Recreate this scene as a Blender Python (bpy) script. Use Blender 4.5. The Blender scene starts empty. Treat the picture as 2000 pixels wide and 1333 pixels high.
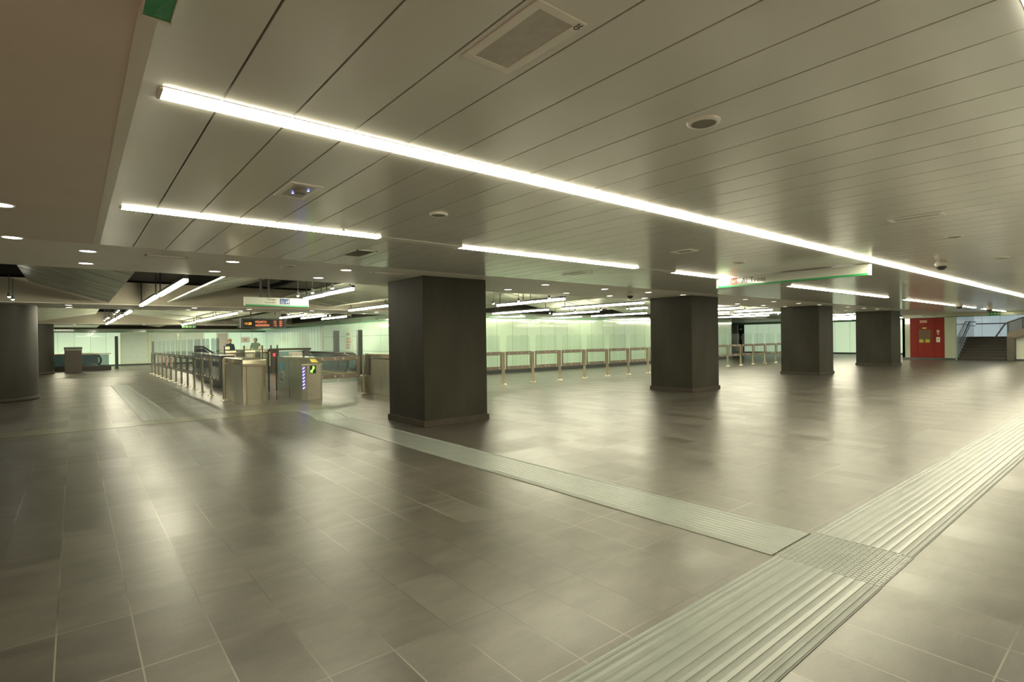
import bpy, math, random
from mathutils import Vector, Matrix, Euler
random.seed(4)
C = bpy.context.scene.collection
PI = math.pi
H = 1.452            # eye height
CZ = 2.53            # ceiling height

# ------------------------------------------------------------------ materials
def new_mat(name):
    m = bpy.data.materials.new(name); m.use_nodes = True
    nt = m.node_tree
    return m, nt, nt.nodes, nt.links, nt.nodes['Principled BSDF']

def mat(name, col, rough=0.5, metal=0.0, spec=0.5, emit=None, estr=0.0, noise=0.0, nscale=8.0, stretch=(1, 1, 1), coat=0.0, bump=0.0):
    m, nt, N, L, b = new_mat(name)
    b.inputs['Base Color'].default_value = (*col, 1)
    b.inputs['Roughness'].default_value = rough
    b.inputs['Metallic'].default_value = metal
    b.inputs['Specular IOR Level'].default_value = spec
    b.inputs['Coat Weight'].default_value = coat
    b.inputs['Coat Roughness'].default_value = 0.05
    if emit:
        b.inputs['Emission Color'].default_value = (*emit, 1)
        b.inputs['Emission Strength'].default_value = estr
    if noise > 0 or bump > 0:
        tc = N.new('ShaderNodeTexCoord'); mp = N.new('ShaderNodeMapping'); mp.inputs['Scale'].default_value = stretch
        nz = N.new('ShaderNodeTexNoise'); nz.inputs['Scale'].default_value = nscale; nz.inputs['Detail'].default_value = 6
        L.new(tc.outputs['Object'], mp.inputs['Vector']); L.new(mp.outputs['Vector'], nz.inputs['Vector'])
        if noise > 0:
            mr = N.new('ShaderNodeMapRange'); mr.inputs['From Min'].default_value = 0.3; mr.inputs['From Max'].default_value = 0.7
            mr.inputs['To Min'].default_value = 1 - noise; mr.inputs['To Max'].default_value = 1 + noise
            L.new(nz.outputs['Fac'], mr.inputs['Value'])
            vm = N.new('ShaderNodeVectorMath'); vm.operation = 'SCALE'; vm.inputs[0].default_value = col
            L.new(mr.outputs['Result'], vm.inputs['Scale']); L.new(vm.outputs['Vector'], b.inputs['Base Color'])
        if bump > 0:
            bp = N.new('ShaderNodeBump'); bp.inputs['Strength'].default_value = bump; bp.inputs['Distance'].default_value = 0.01
            L.new(nz.outputs['Fac'], bp.inputs['Height']); L.new(bp.outputs['Normal'], b.inputs['Normal'])
    return m

def emis(name, col, s):
    m = bpy.data.materials.new(name); m.use_nodes = True
    nt = m.node_tree; nt.nodes.clear()
    e = nt.nodes.new('ShaderNodeEmission'); o = nt.nodes.new('ShaderNodeOutputMaterial')
    e.inputs['Color'].default_value = (*col, 1); e.inputs['Strength'].default_value = s
    nt.links.new(e.outputs[0], o.inputs[0]); return m

def glass(name, tint, rough=0.02, haze=0.0, hazecol=(0.6, 0.7, 0.65)):
    m = bpy.data.materials.new(name); m.use_nodes = True
    nt = m.node_tree; nt.nodes.clear(); N = nt.nodes; L = nt.links
    o = N.new('ShaderNodeOutputMaterial'); t = N.new('ShaderNodeBsdfTransparent'); t.inputs[0].default_value = (*tint, 1)
    g = N.new('ShaderNodeBsdfGlossy'); g.inputs['Roughness'].default_value = rough
    f = N.new('ShaderNodeLayerWeight'); pw = N.new('ShaderNodeMath'); pw.operation = 'POWER'; pw.inputs[1].default_value = 4.0
    L.new(f.outputs['Facing'], pw.inputs[0]); ma = N.new('ShaderNodeMath'); ma.operation = 'MULTIPLY_ADD'; ma.inputs[1].default_value = 0.6; ma.inputs[2].default_value = 0.05
    L.new(pw.outputs[0], ma.inputs[0])
    mx = N.new('ShaderNodeMixShader'); L.new(ma.outputs[0], mx.inputs[0]); L.new(t.outputs[0], mx.inputs[1]); L.new(g.outputs[0], mx.inputs[2])
    last = mx
    if haze > 0:
        d = N.new('ShaderNodeBsdfDiffuse'); d.inputs[0].default_value = (*hazecol, 1)
        m2 = N.new('ShaderNodeMixShader'); m2.inputs[0].default_value = haze
        L.new(mx.outputs[0], m2.inputs[1]); L.new(d.outputs[0], m2.inputs[2]); last = m2
    L.new(last.outputs[0], o.inputs[0]); return m

def floor_mat():
    m, nt, N, L, b = new_mat('floor_slate_tile')
    tc = N.new('ShaderNodeTexCoord')
    sep = N.new('ShaderNodeSeparateXYZ'); L.new(tc.outputs['Object'], sep.inputs[0])
    def math_(op, a, bb=None, c=None):
        n = N.new('ShaderNodeMath'); n.operation = op
        for i, v in enumerate((a, bb, c)):
            if v is None: continue
            if isinstance(v, (int, float)): n.inputs[i].default_value = v
            else: L.new(v, n.inputs[i])
        return n.outputs[0]
    def grid(axis, off, per):
        s = math_('DIVIDE', math_('SUBTRACT', axis, off), per)
        fl = math_('FLOOR', s); fr = math_('SUBTRACT', s, fl)
        d = math_('MULTIPLY', math_('MINIMUM', fr, math_('SUBTRACT', 1.0, fr)), per)
        return fl, d
    ix, dx = grid(sep.outputs['X'], -0.085, 0.3075)
    iy, dy = grid(sep.outputs['Y'], 2.305, 0.6125)
    dmin = math_('MINIMUM', dx, dy)
    joint = math_('LESS_THAN', dmin, 0.0034)
    cv = N.new('ShaderNodeCombineXYZ'); L.new(ix, cv.inputs[0]); L.new(iy, cv.inputs[1])
    wn = N.new('ShaderNodeTexWhiteNoise'); wn.noise_dimensions = '2D'; L.new(cv.outputs[0], wn.inputs['Vector'])
    mp = N.new('ShaderNodeMapping'); mp.inputs['Scale'].default_value = (2.2, 5.0, 1); L.new(tc.outputs['Object'], mp.inputs[0])
    add = N.new('ShaderNodeVectorMath'); add.operation = 'MULTIPLY_ADD'
    add.inputs[1].default_value = (7.3, 3.1, 0); L.new(cv.outputs[0], add.inputs[0]); L.new(mp.outputs[0], add.inputs[2])
    nz = N.new('ShaderNodeTexNoise'); nz.inputs['Scale'].default_value = 1.3; nz.inputs['Detail'].default_value = 5; nz.inputs['Roughness'].default_value = 0.6
    L.new(add.outputs[0], nz.inputs['Vector'])
    big = N.new('ShaderNodeTexNoise'); big.inputs['Scale'].default_value = 0.55; big.inputs['Detail'].default_value = 2
    L.new(tc.outputs['Object'], big.inputs['Vector'])
    nr = N.new('ShaderNodeMapRange'); nr.inputs['From Min'].default_value = 0.36; nr.inputs['From Max'].default_value = 0.64
    L.new(nz.outputs['Fac'], nr.inputs['Value'])
    gn = N.new('ShaderNodeTexNoise'); gn.inputs['Scale'].default_value = 60; gn.inputs['Detail'].default_value = 3
    L.new(tc.outputs['Object'], gn.inputs['Vector'])
    v = math_('ADD', math_('ADD', math_('MULTIPLY', nr.outputs[0], 0.55), math_('MULTIPLY', math_('SUBTRACT', gn.outputs['Fac'], 0.4), 0.6)), math_('MULTIPLY', wn.outputs['Value'], 0.3))
    cr = N.new('ShaderNodeValToRGB'); cr.color_ramp.elements[0].position = 0.0; cr.color_ramp.elements[1].position = 1.0
    cr.color_ramp.elements[0].color = (0.046, 0.042, 0.034, 1); cr.color_ramp.elements[1].color = (0.106, 0.097, 0.078, 1)
    L.new(v, cr.inputs[0])
    # joints: pale in places, dark in others
    jc = N.new('ShaderNodeMix'); jc.data_type = 'RGBA'
    jc.inputs[6].default_value = (0.03, 0.027, 0.02, 1); jc.inputs[7].default_value = (0.24, 0.225, 0.18, 1)
    st = N.new('ShaderNodeMapRange'); st.inputs['From Min'].default_value = 0.42; st.inputs['From Max'].default_value = 0.58
    L.new(big.outputs['Fac'], st.inputs['Value']); L.new(st.outputs[0], jc.inputs[0])
    mx = N.new('ShaderNodeMix'); mx.data_type = 'RGBA'
    L.new(joint, mx.inputs[0]); L.new(cr.outputs[0], mx.inputs[6]); L.new(jc.outputs[2], mx.inputs[7])
    L.new(mx.outputs[2], b.inputs['Base Color'])
    rr = N.new('ShaderNodeMapRange'); rr.inputs['From Min'].default_value = 0.3; rr.inputs['From Max'].default_value = 0.7
    rr.inputs['To Min'].default_value = 0.26; rr.inputs['To Max'].default_value = 0.33
    L.new(nz.outputs['Fac'], rr.inputs['Value']); L.new(math_('ADD', 0.29, math_('MULTIPLY', wn.outputs['Value'], 0.08)), b.inputs['Roughness'])
    b.inputs['Specular IOR Level'].default_value = 1.0
    bp = N.new('ShaderNodeBump'); bp.inputs['Strength'].default_value = 0.06; bp.inputs['Distance'].default_value = 0.001
    hh = math_('MULTIPLY', joint, -0.6)
    L.new(hh, bp.inputs['Height']); L.new(bp.outputs[0], b.inputs['Normal'])
    return m

def mint_mat(name, axis, off, per, col, rough=0.12, noise=0.05, hz=None, joint=0.006, fill_glow=0.0):
    """back-painted glass cladding: flat panels, thin dark joints every `per` metres"""
    m, nt, N, L, b = new_mat(name)
    tc = N.new('ShaderNodeTexCoord'); sep = N.new('ShaderNodeSeparateXYZ'); L.new(tc.outputs['Object'], sep.inputs[0])
    def M(op, a, bb=None):
        n = N.new('ShaderNodeMath'); n.operation = op
        for i, v in enumerate((a, bb)):
            if v is None: continue
            if isinstance(v, (int, float)): n.inputs[i].default_value = v
            else: L.new(v, n.inputs[i])
        return n.outputs[0]
    s = M('DIVIDE', M('SUBTRACT', sep.outputs[axis], off), per); fl = M('FLOOR', s); fr = M('SUBTRACT', s, fl)
    d = M('MULTIPLY', M('MINIMUM', fr, M('SUBTRACT', 1.0, fr)), per)
    j = M('LESS_THAN', d, joint)
    if hz:
        for h in hz:
            j = M('MAXIMUM', j, M('LESS_THAN', M('ABSOLUTE', M('SUBTRACT', sep.outputs['Z'], h)), joint))
    wn = N.new('ShaderNodeTexWhiteNoise'); wn.noise_dimensions = '1D'; L.new(fl, wn.inputs['W'])
    k = M('ADD', 1 - noise, M('MULTIPLY', wn.outputs['Value'], 2 * noise))
    vm = N.new('ShaderNodeVectorMath'); vm.operation = 'SCALE'; vm.inputs[0].default_value = col; L.new(k, vm.inputs['Scale'])
    mx = N.new('ShaderNodeMix'); mx.data_type = 'RGBA'; L.new(j, mx.inputs[0]); L.new(vm.outputs[0], mx.inputs[6])
    mx.inputs[7].default_value = (0.10, 0.16, 0.11, 1)
    L.new(mx.outputs[2], b.inputs['Base Color'])
    b.inputs['Roughness'].default_value = rough; b.inputs['Specular IOR Level'].default_value = 0.5
    b.inputs['Coat Weight'].default_value = 0.6; b.inputs['Coat Roughness'].default_value = 0.02
    if fill_glow: L.new(mx.outputs[2], b.inputs['Emission Color']); b.inputs['Emission Strength'].default_value = fill_glow  # added emission brightens the panels; the glass is no lamp
    return m

WARM = (1.0, 0.91, 0.64)
M_floor = floor_mat()
M_slat = mat('slat_metal_paint', (0.78, 0.775, 0.71), 0.17, spec=0.9, noise=0.03, nscale=1.2)
M_slatgap = mat('slat_gap_dark', (0.05, 0.045, 0.035), 0.8)
M_plaster = mat('plaster_cream', (0.84, 0.81, 0.72), 0.45, noise=0.03, nscale=2)
M_plaster_warm = mat('plaster_warm', (0.72, 0.64, 0.55), 0.5, noise=0.03, nscale=2)
M_trim = mat('trim_white', (0.76, 0.72, 0.62), 0.4)
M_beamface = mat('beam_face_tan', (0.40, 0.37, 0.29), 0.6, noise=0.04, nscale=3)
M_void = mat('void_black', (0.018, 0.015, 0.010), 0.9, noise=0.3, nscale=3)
M_pillar = mat('pillar_stone', (0.038, 0.036, 0.026), 0.55, spec=0.2, noise=0.22, nscale=2.2, stretch=(1, 1, 0.35), bump=0.15)
M_pillar_round = mat('round_pillar_stone', (0.032, 0.029, 0.021), 0.5, spec=0.3, noise=0.22, nscale=2.2, stretch=(1, 1, 0.35), bump=0.15)
M_pillar_base = mat('pillar_base_stone', (0.062, 0.053, 0.041), 0.6, spec=0.2, noise=0.12, nscale=6)
M_mintR = mint_mat('mint_glass_long', 'X', 13.83, 0.838, (0.50, 0.645, 0.49), fill_glow=0.07)
M_mintS = mint_mat('mint_glass_side', 'Y', 20.0, 2.4, (0.50, 0.66, 0.52), hz=(0.98, 1.70), fill_glow=0.12)
M_mintL = mint_mat('mint_glass_far', 'X', 0.04, 0.825, (0.50, 0.66, 0.50), fill_glow=0.40)
M_mintRec = mint_mat('mint_slat_recess', 'Y', 30.0, 0.55, (0.38, 0.50, 0.37), joint=0.02, fill_glow=0.30)
M_mintE = mint_mat('mint_glass_end', 'Y', 23.06, 1.0, (0.55, 0.70, 0.50), fill_glow=0.45)
M_blueE = mint_mat('blue_glass_stair', 'Y', 6.05, 0.78, (0.42, 0.51, 0.52), fill_glow=0.5)
M_grayG = mint_mat('grey_green_glass', 'X', 37.0, 2.0, (0.20, 0.27, 0.24))
M_stairside = mint_mat('stair_side_glass', 'X', 37.0, 2.0, (0.32, 0.38, 0.36), fill_glow=0.06)
M_green = mat('green_paint', (0.03, 0.30, 0.10), 0.35)
M_greendk = mat('green_dark_glass', (0.02, 0.13, 0.06), 0.2)
M_fascia = mat('fascia_green_grey_glass', (0.22, 0.30, 0.23), 0.08, spec=0.7, coat=0.8)
M_skirt = mat('skirting_dark', (0.045, 0.055, 0.055), 0.35)
M_tact = mat('tactile_paving', (0.225, 0.250, 0.230), 0.27, spec=0.35, noise=0.06, nscale=5)
M_tactsm = mat('tactile_smooth_band', (0.125, 0.130, 0.085), 0.30, spec=0.5, noise=0.05, nscale=4)
M_groove = mat('tactile_groove', (0.16, 0.175, 0.145), 0.4)
M_led = emis('led_warm_white', (1.0, 0.93, 0.66), 34.0)
M_tube = emis('tube_warm_white', (1.0, 0.935, 0.68), 37.0)
M_led_soft = emis('led_soft', (1.0, 0.92, 0.72), 11.0)
M_spot = emis('spot_white', (1.0, 0.95, 0.8), 90.0)
M_down = emis('downlight_white', (1.0, 0.95, 0.82), 7.0)
M_downdim = emis('downlight_dim', (1.0, 0.93, 0.75), 3.0)
M_steel = mat('brushed_steel', (0.60, 0.57, 0.46), 0.30, metal=0.9, noise=0.05, nscale=3, stretch=(1, 1, 12))
M_steel_lt = mat('polished_steel', (0.78, 0.72, 0.55), 0.18, metal=0.9)
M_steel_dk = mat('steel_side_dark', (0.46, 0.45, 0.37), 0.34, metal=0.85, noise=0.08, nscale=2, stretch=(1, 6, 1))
M_rail = mat('rail_steel_rosy', (0.30, 0.25, 0.20), 0.35, metal=0.5)
M_rail_dk = mat('rail_steel_dark', (0.16, 0.15, 0.13), 0.35, metal=0.6)
M_button = mat('steel_button', (0.9, 0.88, 0.8), 0.2, metal=0.5)
M_glass = glass('clear_green_glass', (0.90, 0.955, 0.92), haze=0.06, hazecol=(0.62, 0.72, 0.72))
M_glassb = glass('blue_grey_glass', (0.62, 0.68, 0.70), haze=0.16, hazecol=(0.22, 0.25, 0.28))
M_darkpl = mat('dark_plastic', (0.03, 0.03, 0.03), 0.4)
M_grey = mat('grey_metal_dark', (0.10, 0.11, 0.11), 0.4)
M_kiosk = mat('kiosk_taupe', (0.075, 0.064, 0.050), 0.4)
M_white = mat('white_plastic', (0.72, 0.70, 0.62), 0.35)
M_offwhite = mat('lamp_frame_cream', (0.90, 0.88, 0.80), 0.35)
M_lens = mat('lamp_lens_grey', (0.55, 0.52, 0.45), 0.25, noise=0.1, nscale=20)
M_lens2 = mat('speaker_mesh_grey', (0.24, 0.22, 0.18), 0.6)
M_signface = mat('sign_face_grey_white', (0.46, 0.48, 0.42), 0.15, coat=0.5)
M_signwhite = mat('sign_white', (0.52, 0.55, 0.48), 0.3)
M_ink = mat('ink_dark', (0.03, 0.035, 0.03), 0.5)
M_blue = mat('sign_blue', (0.008, 0.055, 0.22), 0.4)
M_bluelt = mat('sign_blue_light', (0.05, 0.30, 0.55), 0.35)
M_red = mat('metro_red', (0.50, 0.05, 0.03), 0.4)
M_reddoor = mat('red_door_paint', (0.21, 0.016, 0.008), 0.55, spec=0.25, noise=0.05, nscale=2)
M_yellow = mat('yellow_label', (0.75, 0.65, 0.15), 0.5)
M_shutter = mat('shutter_grey', (0.50, 0.62, 0.56), 0.35, noise=0.05)
M_panel = mat('mesh_panel_aluminium', (0.46, 0.50, 0.42), 0.34, metal=0.35, noise=0.22, nscale=1.6, stretch=(0.8, 6, 1))
M_panellt = mat('wave_panel_pale', (0.58, 0.62, 0.50), 0.45, noise=0.06, nscale=2)
M_stone = mat('stair_stone', (0.035, 0.031, 0.024), 0.5, noise=0.2, nscale=5)
M_stonelt = mat('stair_nosing', (0.10, 0.088, 0.065), 0.5)
M_bw = emis('led_violet_blue', (0.16, 0.14, 1.0), 5.0)
M_gdisp = emis('led_green_arrow', (0.15, 1.0, 0.05), 4.0)
M_rdisp = emis('led_red', (1.0, 0.03, 0.03), 3.0)
M_orange = emis('display_orange', (1.0, 0.33, 0.03), 2.2)
M_orange2 = emis('display_amber', (1.0, 0.30, 0.12), 1.1)
M_bluedot = emis('indicator_blue', (0.2, 0.25, 1.0), 5.0)

# ------------------------------------------------------------------ mesh builder
class MB:
    def __init__(s): s.v = []; s.f = []; s.sm = []
    def add(s, vs, fs, smooth=False):
        o = len(s.v); s.v += [tuple(v) for v in vs]
        for f in fs: s.f.append([o + i for i in f]); s.sm.append(smooth)
    def box(s, x0, x1, y0, y1, z0, z1, c=0.0):
        if x1 < x0: x0, x1 = x1, x0
        if y1 < y0: y0, y1 = y1, y0
        if z1 < z0: z0, z1 = z1, z0
        vs = [(x, y, z) for z in (z0, z1) for y in (y0, y1) for x in (x0, x1)]
        s.add(vs, [(0, 2, 3, 1), (4, 5, 7, 6), (0, 1, 5, 4), (2, 6, 7, 3), (0, 4, 6, 2), (1, 3, 7, 5)]); return s
    def prism(s, pts, axis, a0, a1):
        """polygon pts extruded along axis ('x','y','z'); pts are the other two coordinates in order"""
        n = len(pts)
        def P(p, a): return {'x': (a, p[0], p[1]), 'y': (p[0], a, p[1]), 'z': (p[0], p[1], a)}[axis]
        vs = [P(p, a0) for p in pts] + [P(p, a1) for p in pts]
        fs = [tuple(range(n)), tuple(range(2 * n - 1, n - 1, -1))] + [(i, i + n, (i + 1) % n + n, (i + 1) % n) for i in range(n)]
        s.add(vs, fs); return s
    def tube(s, p0, p1, r, n=12, r2=None, caps=True):
        p0 = Vector(p0); p1 = Vector(p1); d = (p1 - p0).normalized(); r2 = r if r2 is None else r2
        a = d.orthogonal().normalized(); b = d.cross(a)
        vs = []
        for p, rr in ((p0, r), (p1, r2)):
            for i in range(n):
                t = 2 * PI * i / n; vs.append(p + a * math.cos(t) * rr + b * math.sin(t) * rr)
        s.add(vs, [(i, (i + 1) % n, (i + 1) % n + n, i + n) for i in range(n)], True)
        if caps: s.add(vs, [tuple(range(n - 1, -1, -1)), tuple(range(n, 2 * n))])
        return s
    def path(s, pts, r, n=10):
        for a, b in zip(pts[:-1], pts[1:]): s.tube(a, b, r, n)
        return s
    def lathe(s, prof, c=(0, 0, 0), n=24):
        vs = []; m = len(prof)
        for r, z in prof:
            for i in range(n):
                t = 2 * PI * i / n; vs.append((c[0] + r * math.cos(t), c[1] + r * math.sin(t), c[2] + z))
        s.add(vs, [(k * n + i, k * n + (i + 1) % n, (k + 1) * n + (i + 1) % n, (k + 1) * n + i) for k in range(m - 1) for i in range(n)], True)
        return s
    def quad(s, a, b, c, d, t=0.0):
        """slab with corners a,b,c,d (in order), thickness t along its normal"""
        a, b, c, d = map(Vector, (a, b, c, d)); nn = (b - a).cross(d - a).normalized() * t
        vs = [a, b, c, d] + [p + nn for p in (a, b, c, d)]
        s.add(vs, [(0, 3, 2, 1), (4, 5, 6, 7), (0, 1, 5, 4), (1, 2, 6, 5), (2, 3, 7, 6), (3, 0, 4, 7)]); return s
    def build(s, name, m, parent=None, bevel=0.0):
        me = bpy.data.meshes.new(name); me.from_pydata(s.v, [], s.f)
        me.polygons.foreach_set('use_smooth', s.sm); me.materials.append(m); me.validate(); me.update()
        import bmesh
        bm = bmesh.new(); bm.from_mesh(me); bmesh.ops.recalc_face_normals(bm, faces=bm.faces); bm.to_mesh(me); bm.free()
        o = bpy.data.objects.new(name, me); C.objects.link(o)
        if parent: o.parent = parent
        if bevel:
            mo = o.modifiers.new('b', 'BEVEL'); mo.width = bevel; mo.segments = 2; mo.limit_method = 'ANGLE'; mo.angle_limit = 0.6
        return o

def tag(o, label, cat, group=None, kind=None):
    if label: o['label'] = label
    if cat: o['category'] = cat
    if group: o['group'] = group
    if kind: o['kind'] = kind
    return o
def thing(name, label, cat, loc=(0, 0, 0), rz=0.0, group=None):
    o = bpy.data.objects.new(name, None); C.objects.link(o); o.location = loc; o.rotation_euler = (0, 0, rz)
    o.empty_display_size = 0.1
    return tag(o, label, cat, group)
def struct(o, label=None):
    o['kind'] = 'structure'
    if label: o['label'] = label
    return o
def dup(src, loc, label=None, rz=None, parent=None):
    r = src.copy(); C.objects.link(r)
    if parent is None:
        r.location = loc
        if rz is not None: r.rotation_euler = (0, 0, rz)
        if label: r['label'] = label
    else: r.parent = parent
    for ch in list(src.children): dup(ch, None, parent=r)
    return r
def text(name, body, size, loc, rot, m, parent=None, align='LEFT', ext=0.0008, sx=1.0):
    cu = bpy.data.curves.new(name, 'FONT'); cu.body = body; cu.size = size; cu.extrude = ext; cu.align_x = align
    cu.materials.append(m); o = bpy.data.objects.new(name, cu); C.objects.link(o)
    bpy.context.view_layer.update()
    me = bpy.data.meshes.new_from_object(o.evaluated_get(bpy.context.evaluated_depsgraph_get()))
    bpy.data.objects.remove(o); bpy.data.curves.remove(cu); me.name = name
    o = bpy.data.objects.new(name, me); C.objects.link(o)
    o.location = loc; o.rotation_euler = rot; o.scale = (sx, 1, 1)
    if parent: o.parent = parent
    return o
ORD = ['first', 'second', 'third', 'fourth', 'fifth', 'sixth', 'seventh', 'eighth', 'ninth', 'tenth', 'eleventh', 'twelfth', 'thirteenth', 'fourteenth',
       'fifteenth', 'sixteenth', 'seventeenth', 'eighteenth', 'nineteenth', 'twentieth', 'twenty-first', 'twenty-second', 'twenty-third', 'twenty-fourth', 'twenty-fifth', 'twenty-sixth']

# ------------------------------------------------------------------ the setting
b = MB(); b.box(-16, 48, -7, 46, -0.1, 0); struct(b.build('floor', M_floor), 'slate grey tiled station floor')

# slatted metal ceiling: strips 0.3 m wide running away from the lights, 9 mm open joints
b = MB(); x = 0.225; k = 0
while x < 36.9:
    x1 = min(x + 0.3, 36.9); b.box(x + 0.0045, x1 - 0.0045, -7, 7.27, CZ, CZ + 0.02); x += 0.3
struct(b.build('ceiling_1', M_slat), 'pale slatted metal ceiling')
b = MB(); b.box(0.2, 37, -7, 7.3, CZ + 0.035, CZ + 0.06); struct(b.build('ceiling_2', M_slatgap), 'dark backing above the slats')
b = MB(); b.box(0.175, 0.2295, -7, 7.285, CZ - 0.006, CZ + 0.03); struct(b.build('trim_1', M_trim), 'white edge trim of the slatted ceiling')
b = MB(); b.box(-16, 0.175, -7, 7.285, CZ, CZ + 0.3); struct(b.build('ceiling_3', M_plaster_warm), 'smooth plaster ceiling at the left')
b = MB(); b.box(-16, 46, 7.285, 9.68, CZ, CZ + 0.62); struct(b.build('ceiling_4', M_plaster), 'plaster soffit running over the pillars')
b = MB(); b.box(-16, 11.5, 18.1, 20.4, CZ, CZ + 0.62); struct(b.build('ceiling_5', M_plaster), 'plaster soffit beyond the gates')
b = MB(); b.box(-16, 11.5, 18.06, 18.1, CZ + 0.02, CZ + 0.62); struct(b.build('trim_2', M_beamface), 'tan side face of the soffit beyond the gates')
b = MB(); b.box(-16, 12, 35.0, 37.3, CZ, CZ + 0.62); struct(b.build('ceiling_6', M_plaster), 'farthest plaster soffit')
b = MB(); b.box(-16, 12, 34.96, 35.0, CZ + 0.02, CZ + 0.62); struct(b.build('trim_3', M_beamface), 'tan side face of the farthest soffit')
b = MB(); b.box(33.2, 45.0, 17.6, 24.4, 2.62, 2.8); struct(b.build('ceiling_10', M_plaster), 'plaster ceiling before the far end wall')
b = MB(); b.box(-16, 1.2, 37.3, 45.2, CZ + 0.05, CZ + 0.3); struct(b.build('ceiling_7', M_plaster), 'far left plaster ceiling')
b = MB(); b.box(-16, 48, 9.68, 46, 4.15, 4.3); b.box(-16, 48, 9.6, 9.68, CZ + 0.62, 4.2); b.box(10.8, 46, 24.4, 24.6, 2.5, 4.2)
b.box(-16, 48, -7.1, 9.68, 3.2, 3.3)
struct(b.build('ceiling_8', M_void), 'dark structural slab above the open ceiling')
# pipes and ducts up in the dark void, one object each
for i, (yy, zz, r) in enumerate([(11.3, 3.75, 0.16), (13.2, 3.55, 0.10), (15.4, 3.8, 0.2), (23.5, 3.6, 0.14), (27.5, 3.7, 0.2), (31, 3.5, 0.12)]):
    b = MB(); b.tube((-9, yy, zz), (10.6 if i > 2 else 33, yy, zz), r, 12)
    tag(b.build('service_pipe', M_void), ['dark service pipe just behind the pillar soffit', 'thin dark pipe over the ticket gates', 'thick dark duct over the glass barriers',
        'dark pipe behind the second soffit', 'thick dark duct in the middle of the far void', 'thin dark pipe near the farthest soffit'][i], 'pipe')

# walls
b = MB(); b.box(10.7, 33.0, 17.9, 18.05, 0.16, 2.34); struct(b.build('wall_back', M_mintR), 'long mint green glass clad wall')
b = MB(); b.box(10.72, 33.0, 17.88, 18.05, 0, 0.16); struct(b.build('baseboard_back', M_skirt))
b = MB(); b.box(10.69, 33.0, 17.86, 18.06, 2.375, 2.56); struct(b.build('trim_4', M_fascia), 'grey green glass band above the long wall')
b = MB(); b.box(10.68, 33.0, 17.855, 18.06, 2.34, 2.375); struct(b.build('trim_5', M_green), 'green line above the long wall')
b = MB(); b.box(10.7, 33.0, 17.93, 18.06, 2.56, 4.15); struct(b.build('wall_back_upper', M_void))
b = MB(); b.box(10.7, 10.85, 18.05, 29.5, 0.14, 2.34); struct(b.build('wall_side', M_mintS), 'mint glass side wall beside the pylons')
b = MB(); b.box(10.68, 10.85, 18.05, 29.5, 0, 0.14); struct(b.build('baseboard_side', M_skirt))
b = MB(); b.box(10.64, 10.86, 18.05, 45, 2.36, 2.60); struct(b.build('trim_6', M_fascia), 'grey green band above the side wall')
b = MB(); b.box(10.63, 10.87, 18.05, 45, 2.33, 2.36); struct(b.build('trim_7', M_green))
b = MB(); b.box(10.7, 10.9, 18.05, 45, 2.60, 4.15); struct(b.build('wall_side_upper', M_void))
b = MB(); b.box(10.70, 10.88, 29.5, 29.72, 0, 2.33); struct(b.build('trim_8', M_trim), 'pale corner post of the side wall')
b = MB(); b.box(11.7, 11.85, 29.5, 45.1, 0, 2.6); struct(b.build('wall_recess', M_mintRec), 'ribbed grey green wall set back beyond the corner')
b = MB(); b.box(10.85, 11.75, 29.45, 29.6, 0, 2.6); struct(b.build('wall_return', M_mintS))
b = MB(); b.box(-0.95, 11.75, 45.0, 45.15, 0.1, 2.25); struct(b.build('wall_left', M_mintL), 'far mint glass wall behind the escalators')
b = MB(); b.box(-0.95, 11.75, 44.97, 45.15, 0, 0.1); struct(b.build('baseboard_left', M_skirt))
b = MB(); b.box(-16, 11.75, 44.95, 45.16, 2.30, 2.50); struct(b.build('trim_9', M_fascia), 'grey green band above the far wall')
b = MB(); b.box(-16, 11.75, 44.94, 45.17, 2.25, 2.30); struct(b.build('trim_10', M_greendk))
b = MB(); b.box(-16, 11.75, 45.0, 45.2, 2.50, 4.15); struct(b.build('wall_left_upper', M_void))
b = MB(); b.box(-16, -0.95, 45.4, 45.5, 0, 2.4); struct(b.build('wall_left_far', mat('doorway_daylight_blue', (0.42, 0.62, 0.72), 0.4)))  # pale blue stands in for daylight in a far doorway
b = MB(); b.box(-16.1, -16, -7, 46, 0, 4.2); struct(b.build('wall_west', M_plaster_warm))
b = MB(); b.box(-16, 48, -7.1, -7, 0, 4.2); struct(b.build('wall_near', mat('wall_near_grey', (0.42, 0.40, 0.33), 0.5)))
# end of the hall (right)
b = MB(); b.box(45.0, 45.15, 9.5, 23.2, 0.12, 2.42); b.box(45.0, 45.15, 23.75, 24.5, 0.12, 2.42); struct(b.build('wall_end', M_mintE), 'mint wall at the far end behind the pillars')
b = MB(); b.box(44.97, 45.15, 9.5, 24.5, 0, 0.12); struct(b.build('baseboard_end', M_skirt))
b = MB(); b.box(44.96, 45.2, 9.5, 24.5, 2.45, 2.62); struct(b.build('trim_11', M_fascia))
b = MB(); b.box(44.95, 45.2, 9.5, 24.5, 2.42, 2.45); struct(b.build('trim_12', M_green))
b = MB(); b.box(45.05, 45.3, 9.5, 24.5, 2.6, 4.2); b.box(33, 45, 24.5, 24.6, 0, 2.6); struct(b.build('wall_end_upper', M_void))
b = MB(); b.box(33.0, 33.15, 17.95, 24.5, 0, 2.6); struct(b.build('wall_end_return', M_grayG))
b = MB(); b.box(36.8, 45.1, 9.50, 9.62, 0, 2.53); struct(b.build('wall_door_return', M_grayG), 'dark green wall beside the red door')
b = MB(); b.box(36.8, 36.92, 9.26, 9.62, 0.11, 2.33); b.box(36.8, 36.92, 7.25, 7.70, 0.11, 2.33)
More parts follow.
